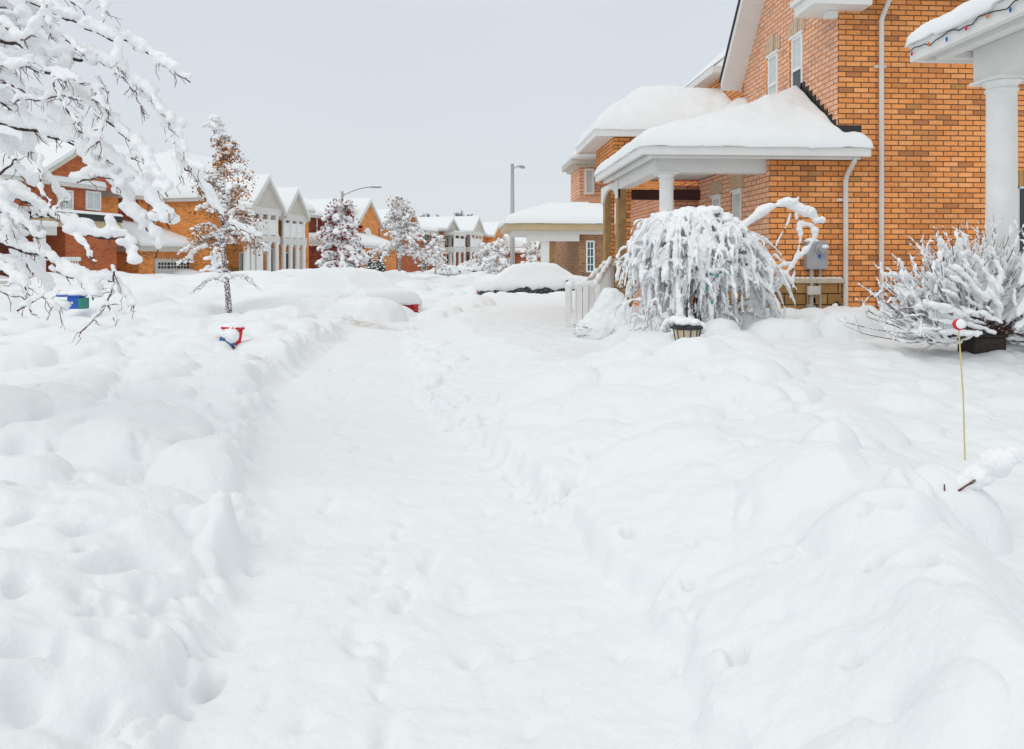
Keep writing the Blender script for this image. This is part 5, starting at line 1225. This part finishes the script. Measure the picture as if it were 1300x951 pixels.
for pts, da, db, sr, brr in BRN:
    if pts[0][0] < -10: pts = [(-232, pts[0][1]-U(10, 60)), ((pts[0][0]-232)/2, pts[0][1]-U(5, 25))]+pts
    n0 = len(pts); P3 = [NP(p, q, da+(db-da)*k/(n0-1)) for k, (p, q) in enumerate(pts)]
    P = [Vector(p) for p in smooth_poly(P3, 4)]; P = [p+rv(.008) for p in P]; n = len(P)
    dm = (da+db)/2; R0 = brr/F*dm*1.15
    (wood if brr > 1.3 else twig).tube(P, [max(.0022, R0*(1-.65*k/(n-1))) for k in range(n)], 6)
    rs = sr/F*dm
    snowline(P, rs*.80); snowline([p+Vector((U(-.5, .5)*rs, U(-.4, .4)*rs, rs*.45)) for p in P], rs*.5)
    # side twigs
    for k in range(int(n*.48)):
        i = rnd.randrange(1, n-1); c = P[i]; tdir = (P[i+1]-P[i]).normalized(); s_ = rnd.choice((-1, 1))
        dr = (tdir*U(.3, 1)+Vector((0, 0, U(-1.0, .45)))+rv(.6)).normalized(); ln = U(.03, .12)
        T = [c, c+dr*ln*.35+rv(.012), c+dr*ln*.7+rv(.014), c+dr*ln+rv(.02)]
        twig.tube(T, [.0024, .002, .0016, .0012], 4)
        if rnd.random() < .55:
            e = T[2]+(dr+rv(.8)).normalized()*ln*.4; twig.tube([T[1], e], [.0016, .001], 3)
        if rnd.random() < .42 and dr.z > -.55: snowline(T, rs*U(.35, .6))
    # lumps that hang beside the branch
    for k in range(int(n*.22)):
        i = rnd.randrange(1, n-1); r = rs*U(.4, .75); sn.blob(P[i]+Vector((U(-1, 1)*r, U(-1, 1)*r, U(-.2, .9)*r)), r, (1.1, 1, .8), sub=1)
o = wood.build('branch', 'bark', near_t, smooth=True); o.location = TO
o = twig.build('twigs', 'bark_red', near_t, smooth=True); o.location = TO
o = sn.build('snow', 'snow_t', near_t, smooth=True, remesh=.011); o.location = TO

# ------------------------------------------------------------------ weeping mulberry beside the porch
rnd.seed(8)
DW = 8.9; wb = world(882, DW); WZ = zd(415, DW)
wt = thing('weeping_tree', (wb.x, wb.y, WZ-.1), 'umbrella-shaped weeping tree smothered in snow before the porch, one long limb arching to the right', 'tree')
WO = -Vector(wt.location)
def WP(p, q, dd=0): w_ = world(p, DW+dd); return Vector((w_.x, w_.y, zd(q, DW+dd)))
top = WP(893, 276); m = MB(); m.tube([WP(884, 430), WP(886, 380), WP(892, 330), WP(893, 290), top], [.055, .05, .045, .05, .04], 8); 
m.tube([WP(893, 300), WP(903, 285), WP(912, 292), WP(925, 300)], [.03, .025, .025, .02], 6); o = m.build('trunk', 'bark', wt, smooth=True); o.location = WO
br = MB(); sn = MB(); tz = MB()
def strand(P, rs, rb=.006, sag=True, lift=.5, dens=1.0):
    P = [Vector(p) for p in smooth_poly(P, 4)]; n = len(P); br.tube(P, [max(.002, rb*(1-.7*k/(n-1))) for k in range(n)], 4)
    Q = []; R = []; ph = U(0, 9); 
    for k in range(n):
        r = rs*(.75+.28*math.sin(k*.9+ph)+.2*U(-1, 1)); r *= (1-.35*k/(n-1)); Q.append(P[k]+Vector((U(-.1, .1)*r, U(-.1, .1)*r, r*lift))); R.append(max(.006, r))
    R[0] *= .4; R[-1] *= .3
    if dens >= 1: sn.tube(Q, R, 7)
    else:
        for k in range(n-1):
            if rnd.random() < dens: sn.tube([Q[k], Q[k].lerp(Q[k+1], .5), Q[k+1]], [R[k]*.5, R[k], R[k+1]*.6], 6)
def mul(cx, top_py, W, D, bot, n, seed, sec=6, r0=.026, r1=.046):
    rnd.seed(seed)
    for i in range(n):
        a = U(0, 2*math.pi); rad = U(.25, 1.0)**.6; c = WP(cx, top_py); zt = c.z-.06-.26*(1-rad)*U(0, 1)
        ex = math.cos(a)*W*rad; ey = math.sin(a)*D*rad; zb = bot+U(.0, .75)*(.4+rad*.6)
        P = []; jx = U(-.05, .05)
        for t in (0, .15, .32, .5, .7, 1.0):
            o_ = math.sin(min(1, t*1.3)*math.pi/2)**.85; dz = (zt-zb)*(t**1.9)
            P.append(Vector((c.x+ex*(.08+.92*o_)+U(-.04, .04)+jx*t, c.y+ey*(.08+.92*o_)+U(-.04, .04), zt-dz+U(-.02, .02))))
        strand(P, U(r0, r1), .007)
        for k in range(sec):
            q = rnd.randrange(1, 6); sd_ = Vector((U(-1, 1), U(-1, 1), U(-.2, .5))); sd_ += Vector((ex, ey, 0)).normalized()*.5; ln = U(.12, .34)
            dn = U(.5, 1.3); T = [P[q], P[q]+sd_*ln*.4+Vector((0, 0, .0)), P[q]+sd_*ln*.65+Vector((0, 0, -ln*.4*dn)), P[q]+sd_*ln*.75+Vector((U(-.02, .02), U(-.02, .02), -ln*1.1*dn))]
            for p_ in T: p_.z = max(p_.z, bot-.02)
            strand(T, U(.018, .034), .004)
            if rnd.random() < .5: e = T[2]; strand([e, e+rv(.05)+Vector((0, 0, -.04)), e+rv(.08)+Vector((0, 0, -.13))], U(.009, .015), .003)
rnd.seed(80)
for k in range(26):
    a = U(2.2, 7.2); c = WP(880+U(-10, 10), 268+U(0, 10)); W_ = U(.45, .78); P = []
    for t in (0, .2, .4, .6, .8, 1): P.append(Vector((c.x+math.cos(a)*W_*math.sin(t*1.5), c.y+math.sin(a)*W_*.85*math.sin(t*1.5), c.z-.03-U(.85, 1.1)*W_*1.1*t**2.2))+rv(.015))
    strand(P, U(.044, .066), .010, lift=.4)
mul(868, 266, .66, .60, WZ-.02, 62, 81)
mul(900, 282, .58, .55, WZ+.0, 30, 82)
mul(850, 300, .48, .45, WZ-.02, 26, 83, sec=7)
mul(915, 320, .38, .40, WZ+.0, 18, 86, sec=6)
rnd.seed(87)
for k in range(700):
    a = U(0, 6.28); el = U(-.15, 1.45); R = U(.72, .98); cx_ = U(862, 900); c = WP(cx_, 345); p = Vector((c.x+math.cos(a)*math.cos(el)*.66*R, c.y+math.sin(a)*math.cos(el)*.56*R, c.z+.62*math.sin(el)*R-.02))
    if p.z < WZ+.1 or p.z > WP(880, 268).z: continue
    r = U(.018, .042); q = Vector((math.cos(a)*.5+U(-.4, .4), math.sin(a)*.5, -U(.3, 1.0))).normalized()
    for j in range(rnd.randrange(2, 5)): sn.blob(p+q*r*1.1*j+rv(.008), r*(1-.16*j), (1, 1, .9), sub=1)
# thick crown pillows
for a, b, r in ((893, 266, .10), (880, 268, .085), (905, 268, .09), (918, 274, .085), (928, 280, .075), (868, 272, .08), (856, 278, .07), (846, 284, .07), (836, 294, .06), (938, 290, .06), (826, 306, .055), (818, 322, .045)):
    for k in range(6): sn.blob(WP(a+U(-5, 5), b+U(-2, 5), U(-.22, .22)), r*U(.6, .9), (1.2, 1.1, .7), rz=U(0, 3), sub=2)
rnd.seed(84)
def arc(pts, rs, rb, **k): strand([WP(*p) for p in pts], rs, rb, **k)
arc([(893, 292), (915, 296), (935, 293), (955, 280), (972, 268), (990, 261), (1008, 261), (1024, 268), (1036, 277), (1047, 284)], .085, .022, lift=.45)
arc([(1000, 262), (1015, 266), (1030, 275), (1040, 284)], .075, .012, lift=.2)
arc([(1008, 262), (1013, 252), (1016, 247)], .022, .005)
arc([(1010, 272), (1015, 290), (1016, 305), (1010, 330), (1000, 345), (985, 362), (960, 380), (935, 390), (905, 398)], .034, .010)
arc([(1014, 285), (1030, 288), (1035, 300), (1026, 315), (1012, 330), (1000, 345)], .045, .008)
arc([(1004, 270), (998, 288), (988, 305), (983, 320), (976, 332), (968, 342)], .017, .004)
arc([(1015, 290), (1004, 292)], .015, .003)
arc([(981, 322), (990, 330), (1000, 333)], .022, .004)
arc([(1004, 335), (975, 342), (950, 352), (930, 356)], .030, .008)
arc([(1000, 345), (972, 358), (940, 366), (915, 372)], .030, .008)
arc([(1010, 330), (1008, 350), (1005, 368), (1003, 380)], .016, .004)
arc([(980, 362), (985, 378), (992, 396)], .014, .004)
arc([(995, 350), (990, 365), (970, 378), (945, 392), (930, 400)], .022, .005)
for k in range(26):
    x = U(930, 985); y = U(340, 385); arc([(x, y), (x-U(5, 20), y+U(4, 14)), (x-U(10, 35), y+U(14, 36))], U(.012, .026), .004)
for k in range(34):
    x, y = U(895, 930), U(285, 345); e = U(50, 85); g = U(30, 70); dd_ = U(-.35, .3)
    arc([(x, y, dd_), (x+e*.45, y+g*.15, dd_), (x+e*.8, y+g*.55, dd_), (x+e, y+g, dd_), (x+e+U(-8, 8), y+g+U(8, 22), dd_)], U(.020, .040), .006)
for k in range(16):
    x = U(955, 985); arc([(x, 378+U(-6, 6)), (x+U(0, 6), 392), (x+U(-4, 8), 412)], U(.009, .014), .0035)
for k in range(10):
    arc([(925, 310+k*3, U(-.2, .2)), (945, 318+k*4, U(-.2, .2)), (965, 332+k*4, U(-.2, .2))], U(.03, .05), .006)
o = br.build('branches', 'bark_frost', wt, smooth=True); o.location = WO
for k in range(190):
    a = U(0, 6.28); el_ = U(-.3, 1.3); c = WP(U(862, 905), 345); p = Vector((c.x+math.cos(a)*math.cos(el_)*.70, c.y+math.sin(a)*math.cos(el_)*.60, c.z+.60*math.sin(el_)-.04))
    if p.z < WZ+.05 or p.z > WP(880, 275).z: continue
    d_ = Vector((math.cos(a)*U(0, .5), math.sin(a)*.5, -U(.4, 1))).normalized()*U(.05, .13); tz.tube([p, p+d_*.5+rv(.015), p+d_+rv(.02)], [.003, .0025, .0015], 4)
o = tz.build('twigs', 'bark_red', wt, smooth=True); o.location = WO
o = sn.build('snow', 'snow_t', wt, smooth=True, remesh=.0115); o.location = WO
ls = thing('string_lights', tuple(WP(905, 360, -.6)), 'small teal bulbs on a wire caught in the snowy weeping tree', 'string lights'); LO = -Vector(ls.location)
pb = [(902, 348), (911, 350), (915, 345), (897, 366), (904, 384), (882, 352), (906, 382)]
m = MB(); m.tube([WP(p, q, -.62) for p, q in pb], .004, 4); o = m.build('cable', 'black', ls); o.location = LO
for p, q in pb[:-2]: m = MB(); m.blob(WP(p, q, -.64), .017, (.8, .8, 1.3), sub=2); o = m.build('bulb', 'bulb_teal', ls, smooth=True); o.location = LO

# ------------------------------------------------------------------ multi-stemmed shrub on the right
rnd.seed(15)
DS = 6.9; sb = world(1245, DS); SZ = zd(432, DS)
sh = thing('snowy_shrub', (sb.x, sb.y, SZ), 'broad bare shrub before the brick wall, its many twigs fanning out under clumps of snow', 'shrub')
SHO = -Vector(sh.location); st_ = MB(); tw = MB(); sn = MB()
def SP(p, q, dd=0): w_ = world(p, DS+dd); return Vector((w_.x, w_.y, zd(q, DS+dd)))
def clump(c, r, dr, n=3):
    an = math.atan2(dr.y, dr.x); tl = -math.asin(max(-1, min(1, dr.z)))
    for j in range(n): sn.blob(c+dr*(j-(n-1)/2)*r*.9+rv(r*.3), r*U(.55, 1.0), (1.45, .85, .6), rz=an, sub=1, tilt=tl)
for k in range(330):
    a = math.radians(U(-6, 186)); R = U(.45, 1.0); ex = math.cos(a)*.98*R; ez = math.sin(a)*.98*R+.06; ey = U(-.55, .55)*R
    if ez > 1.0: ez = 1.0-U(0, .06)
    b0 = Vector((sb.x+U(-.12, .12)+.1*math.cos(a), sb.y+U(-.1, .1), SZ+U(0, .06)+.05))
    tip = Vector((sb.x+ex, sb.y+ey, SZ+max(.02, ez))); mid = b0.lerp(tip, .5)+Vector((ex*.10, 0, .05-.12*abs(math.cos(a))))+rv(.03)
    P = [Vector(p) for p in smooth_poly([b0, mid, tip, tip+(tip-mid)*U(.02, .18)+Vector((0, 0, .04))], 5)]
    n = len(P); (st_ if k % 4 == 0 else tw).tube(P, [.0042*(1-.75*i/(n-1))+.0011 for i in range(n)], 4)
    rs = U(.009, .018); i0 = rnd.randrange(1, 5); Q = P[i0:n-rnd.randrange(0, 2)]
    if len(Q) > 3: sn.tube([q+Vector((0, U(-.003, .003), rs*.7)) for q in Q], [rs*(.75+.35*math.sin(i*1.3+k))*(1-.35*i/len(Q)) for i in range(len(Q))], 6)
    for j in range(3):
        i = rnd.randrange(int(n*.25), n-2); dr = (P[i+1]-P[i]).normalized()
        if rnd.random() < .75: clump(P[i]+Vector((0, 0, .012)), U(.018, .040)*(1.2-.5*i/n), dr, rnd.randrange(2, 5))
    for j in range(2):
        i = rnd.randrange(int(n*.35), n-1); dr = (P[i]-P[i-1]).normalized(); d2 = (dr+rv(.5)).normalized(); e = P[i]+d2*U(.08, .22); tw.tube([P[i], e], [.0024, .001], 3)
        sn.tube([P[i]+Vector((0, 0, .004)), P[i].lerp(e, .5)+Vector((0, 0, .008)), e+Vector((0, 0, .002))], [.005, U(.007, .012), .003], 5)
for k in range(230):
    a = math.radians(U(2, 178)); R = U(.2, .84)**.8; dr = Vector((math.cos(a), 0, math.sin(a)*.7)); c = Vector((sb.x+math.cos(a)*R*.95, sb.y+U(-.5, .25), SZ+.06+math.sin(a)*R*.92))
    clump(c, U(.028, .062), dr.normalized(), rnd.randrange(3, 6))
# dense lower skirt of twigs sweeping left
for k in range(60):
    y0 = U(395, 420); x0 = U(1190, 1235); P = [SP(x0, y0+U(0, 10), U(-.3, .2)), SP(x0-U(20, 40), y0-U(-2, 10), U(-.3, .2)), SP(x0-U(35, 66), y0-U(0, 30), U(-.4, .2))]
    tw.tube(P, [.004, .003, .0012], 4)
    if rnd.random() < .8: sn.tube([p+Vector((0, 0, .01)) for p in P], [.006, .014, .005], 5)
o = st_.build('stems', 'bark_frost', sh, smooth=True); o.location = SHO
o = tw.build('twigs', 'bark_red', sh, smooth=True); o.location = SHO
o = sn.build('snow', 'snow_t', sh, smooth=True, remesh=.009); o.location = SHO
# dark planter, leaf litter, pots under the shrub
pl = SP(1246, 436); 
t = thing('planter_box', (pl.x, pl.y, SZ-.2), 'low dark brown planter box showing under the right-hand shrub', 'planter')
wx = 42/F*DS/2; m = MB(); m.box(-wx, wx, -.12, .12, 0, .22+zd(430, DS)-SZ); m.build('box', 'brown_box', t, bevel=.01)
m = MB(); m.box(-wx-.01, wx+.01, -.135, .135, .22+zd(430, DS)-SZ+.002, .25+zd(430, DS)-SZ); m.build('rim', 'brown_box', t, bevel=.008)
lm_ = MB(); rnd.seed(9)
for k in range(900): c = SP(U(1195, 1240), U(416, 428), U(-.12, .12)); leafquad(lm_, c, U(.008, .018))
o = lm_.build('dead_leaves', 'rust_leaf', None); tag(o, 'patch of rusty dead leaves caught beneath the right-hand shrub', 'leaves', kind='stuff')
for (p, q, r, lab) in ((1268, 412, .085, 'round black pot half covered by snow under the shrub, left of the two'), (1291, 397, .10, 'round black pot half covered by snow under the shrub at the frame edge')):
    c = SP(p, q, .05); t = thing('plant_pot', (c.x, c.y, c.z-.12), lab, 'pot', 'black pots under the shrub')
    m = MB(); m.lathe((0, 0), [(r*.6, 0), (r*.95, .10), (r, .16), (r*1.08, .165), (r*1.08, .185), (r*.9, .185)], 20); m.build('pot', 'black', t, smooth=True)
    m = MB(); m.blob((0, 0, .19), r*.95, (1, 1, .5), sub=2, lump=.1); m.build('pot_snow', 'snow_t', t, smooth=True)
# unidentified black plastic box, half buried left of the shrub
c = world(1154, 8.6); c.z = zd(420, 8.6)
t = thing('buried_black_box', (c.x, c.y, c.z-.1), 'flat black plastic box poking from the snow left of the shrub', 'box')
m = MB(); m.prism([(-.10, -.1, .08), (.10, -.1, .08), (.08, -.1, .19), (-.10, -.1, .19)], (0, .2, 0)); m.build('box', 'black', t, bevel=.01); m = MB(); m.box(-.12, .12, -.13, .12, .05, .075); m.build('rim', 'black', t)
m = MB(); m.blob((0, 0, .21), .13, (1.2, 1, .4), sub=2, lump=.15); m.build('box_snow', 'snow_t', t, smooth=True)
# wall-foot stones under snow
for k, (p, q) in enumerate(((1092, 398), (1106, 399))):
    c = world(p, 10.6); t = MB(); t.blob((0, 0, 0), .13, (1.1, .8, .6), sub=2, lump=.1); o = t.build('snow_capped_stone', 'snow_t', None, smooth=True); o.location = (c.x, c.y, zd(q+3, 10.6)); tag(o, ('left' if k == 0 else 'right')+' one of two snow-capped stones at the foot of the brick wall', 'stone')
# ------------------------------------------------------------------ lantern buried in the bank
DL = 7.7; c = world(872, DL); zl_ = zd(413, DL)
t = thing('garden_lantern', (c.x, c.y, zl_-.36), 'black garden lantern sunk to its rim in snow in front of the weeping tree', 'lantern')
r = 20/F*DL
m = MB(); m.lathe((0, 0), [(r*.85, .318), (r*1.08, .33), (r*1.08, .348), (r*.6, .385), (r*.15, .42)], 8); m.build('lantern_roof', 'black', t)
m = MB(); m.lathe((0, 0), [(r*.55, .05), (r*.86, .32)], 6); g = m.build('pane', 'amber_glass', t)
m = MB()
for k in range(12):
    a = k*math.pi/6; m.tube([(r*.56*math.cos(a), r*.56*math.sin(a), .05), (r*.87*math.cos(a), r*.87*math.sin(a), .32)], .006, 4)
m.build('frame', 'black', t)
m = MB(); m.tube([(0, 0, .44), (0, 0, .62)], [.012, .006], 6); m.blob((0, 0, .53), .022, sub=1); m.blob((0, 0, .58), .014, sub=1); m.build('finial', 'black', t, smooth=True)
m = MB(); m.tube([(0, 0, -.4), (0, 0, .06)], .03, 8); m.build('post', 'black', t)
m = MB()
for k in range(14): a = U(0, 6.28); q = U(0, .8)*r; m.blob((q*math.cos(a), q*math.sin(a), .395+U(-.01, .02)), U(.05, .07), (1.2, 1.1, .7), sub=2)
m.blob((r*.95, .02, .33), .06, (1, 1, 1.2), sub=2); m.build('lantern_snow', 'snow_t', t, smooth=True, remesh=.012)
# snow-covered cone shrub by the railing
c = world(776, 11.3); zb = gz(c.x, c.y)
t = thing('snow_buried_shrub', (c.x, c.y, zb), 'cone-shaped shrub wholly buried in smooth snow at the foot of the white railing', 'shrub')
m = MB(); rnd.seed(3)
H = zd(362, 11.3)-zb
for k in range(170):
    f = rnd.random(); a = U(0, 6.28); q = (.05+.36*(1-f)**1.2)*U(.5, 1.0); m.blob((q*math.cos(a), q*math.sin(a)*.8, f*(H-.14)), .20*(1-.4*f)*U(.92, 1.05), (1, 1, 1), sub=2)
m.build('snow', 'snow', t, smooth=True, remesh=.02)
m = MB()
for k in range(50):
    a = U(2.6, 5.2); q = .5; c0_ = Vector((q*math.cos(a), q*.8*math.sin(a), U(-.05, .12))); m.tube([c0_*.8, c0_*1.15+rv(.03)], [.006, .003], 4)
m.build('twigs', 'bark_frost', t)
# ------------------------------------------------------------------ reflector stake
DK = 4.0; c = world(1227, DK); zk = zd(572, DK); tp = world(1217, DK); zt_ = zd(412, DK)
t = thing('marker_stake', (c.x, c.y, zk-.1), 'thin yellow snow stake with a round red-rimmed reflector caked in snow on top', 'stake')
dx = tp.x-c.x; dy = tp.y-c.y; H = zt_-zk+.1
m = MB(); m.tube([(0, 0, -.25), (dx*.5+.004, dy*.5, H*.5), (dx, dy, H-.02)], .0036, 6); m.build('stake', 'yellow', t)
m = MB(); b0 = 0; n = 24; Rr = 7.0/F*DK
for yy, r in ((-.006, Rr*.8), (-.010, Rr), (.010, Rr), (.006, Rr*.8)): m.pts([(dx+r*math.cos(2*math.pi*j/n), dy+yy, H+r*math.sin(2*math.pi*j/n)) for j in range(n)])
for k in range(3):
    for j in range(n): m.f.append((k*n+j, k*n+(j+1) % n, (k+1)*n+(j+1) % n, (k+1)*n+j))
m.f.append(tuple(range(n-1, -1, -1))); m.f.append(tuple(range(3*n, 4*n))); m.build('reflector', 'red_plastic', t)
m = MB(); m.blob((dx+.004, dy-.011, H+.004), Rr*.93, (1, .35, .95), sub=3); m.build('reflector_snow', 'snow_t', t, smooth=True)
# ------------------------------------------------------------------ small snow-laden branch at the edge of the mound
rnd.seed(6); DB = 3.12
tb_ = world(1178, DB); t = thing('fallen_branch', (tb_.x, tb_.y, zd(680, DB)), 'short reddish twig carrying a fat roll of snow at the right edge of the mound', 'branch'); BO = -Vector(t.location)
def BP(p, q, d=DB): w_ = world(p+20, d); return Vector((w_.x, w_.y, zd(q-22, d)+.05))
m = MB(); m.tube([BP(1172, 690), BP(1176, 679), BP(1183, 668), BP(1196, 661), BP(1208, 653), BP(1218, 646)], [.007, .006, .005, .0045, .004, .002], 6); m.tube([BP(1183, 668), BP(1179, 660), BP(1179, 652)], [.004, .0035, .003], 5); m.tube([BP(1205, 655), BP(1216, 650), BP(1221, 646)], [.003, .002, .001], 4)
o = m.build('twig', 'bark_red', t, smooth=True); o.location = BO
m = MB()
for (p, q, r) in ((1190, 652, 16), (1200, 646, 20), (1212, 638, 20), (1224, 630, 22), (1236, 622, 24), (1248, 616, 22), (1257, 612, 18), (1243, 628, 18), (1228, 640, 13), (1182, 648, 10), (1214, 645, 14)):
    for k in range(3): m.blob(BP(p+U(-3, 3)+4, q+U(-3, 3)+4, DB+.06+U(-.03, .03)), r/F*DB*U(.6, .8), (1, 1, .85), sub=2)
o = m.build('snow', 'snow_t', t, smooth=True, remesh=.008); o.location = BO
# ------------------------------------------------------------------ bins and boxes on the left
def bin_box(name, label, px, d, pyb, W, H, Dp, rz, col, cat, extra=None, tilt=0, snow=True):
    b = world(px, d); t = thing(name, (b.x, b.y, max(zd(pyb, d), gz(b.x, b.y)-.05)), label, cat, None, rz); t.rotation_euler = (0, tilt, rz)
    m = MB(); i = m.pts([(-W*.43, -Dp*.43, 0), (W*.43, -Dp*.43, 0), (W*.43, Dp*.43, 0), (-W*.43, Dp*.43, 0), (-W/2, -Dp/2, H), (W/2, -Dp/2, H), (W/2, Dp/2, H), (-W/2, Dp/2, H)])
    for q in ((0, 3, 2, 1), (4, 5, 6, 7), (0, 1, 5, 4), (1, 2, 6, 5), (2, 3, 7, 6), (3, 0, 4, 7)): m.f.append(tuple(i+k for k in q))
    m.build('tub', col, t, bevel=.015)
    m = MB(); m.box(-W/2-.02, W/2+.02, -Dp/2-.02, Dp/2+.02, H+.002, H+.03); m.build('rim', col, t, bevel=.008)
    return t
t = bin_box('plastic_box', 'red and blue plastic box half sunk in the snow below the slender brown-leaved tree', 294, 10.2, 438, .26, .22, .22, math.radians(18), 'red_plastic', 'box', tilt=.06)
m = MB(); m.blob((-.01, -.12, .13), .10, (1, .8, 1), sub=2, lump=.1); m.blob((-.07, -.11, .16), .08, (1, .8, .9), sub=2); m.blob((0, 0, .24), .15, (1.1, .9, .45), sub=2, lump=.1); m.build('box_snow', 'snow_t', t, smooth=True, remesh=.012)
m = MB(); m.box(-.16, -.09, -.13, -.095, .03, .12); m.box(-.07, .05, -.135, -.10, .01, .07); m.build('blue_panel', 'blue2', t, bevel=.008)
t = bin_box('recycling_bin', 'blue recycling bin with green side poking out of the snow below the near tree', 97, 15, 392, .26, .24, .22, math.radians(-10), 'blue_plastic', 'bin')
m = MB(); m.box(.12, .20, -.12, .11, .0, .22); m.build('green_side', 'teal_plastic', t, bevel=.01)
m = MB(); m.box(-.34, -.14, -.12, .0, .24, .275); m.build('lid_edge', 'blue_plastic', t)
m = MB(); m.box(-.03, .02, -.128, -.112, .10, .15); m.build('emblem', 'curtain', t)
m = MB(); m.blob((-.22, -.05, .07), .15, (1.2, 1, .9), sub=2, lump=.2); m.blob((0, .02, .30), .19, (1.1, .8, .40), sub=2); m.blob((-.25, .03, .29), .12, (1.1, .8, .4), sub=2); m.build('bin_snow', 'snow_t', t, smooth=True)
# low fence of dark rails with snow on them at the far left
b = world(8, 22); t = thing('rail_fence', (b.x, b.y, .6), 'low dark horizontal-railed fence with a snow strip on each rail, at the left edge', 'fence', None, math.radians(10))
m = MB()
for k, z_ in enumerate((.0, .22, .44)): m.box(-2.0, .42, -.03, .03, zd(380, 22)-.6+z_, zd(380, 22)-.6+z_+.09)
m.build('rails', 'beige', t); m = MB()
for z_ in (.0, .22, .44): m.box(-2.0, .40, -.035, .035, zd(380, 22)-.6+z_+.091, zd(380, 22)-.6+z_+.15)
m.build('rail_snow', 'snow_t', t, bevel=.02)
for x in (-1.9, -.8, .34): m = MB(); m.box(x, x+.1, .035, .12, -.6, zd(380, 22)-.6+.6); m.build('post', 'beige', t)
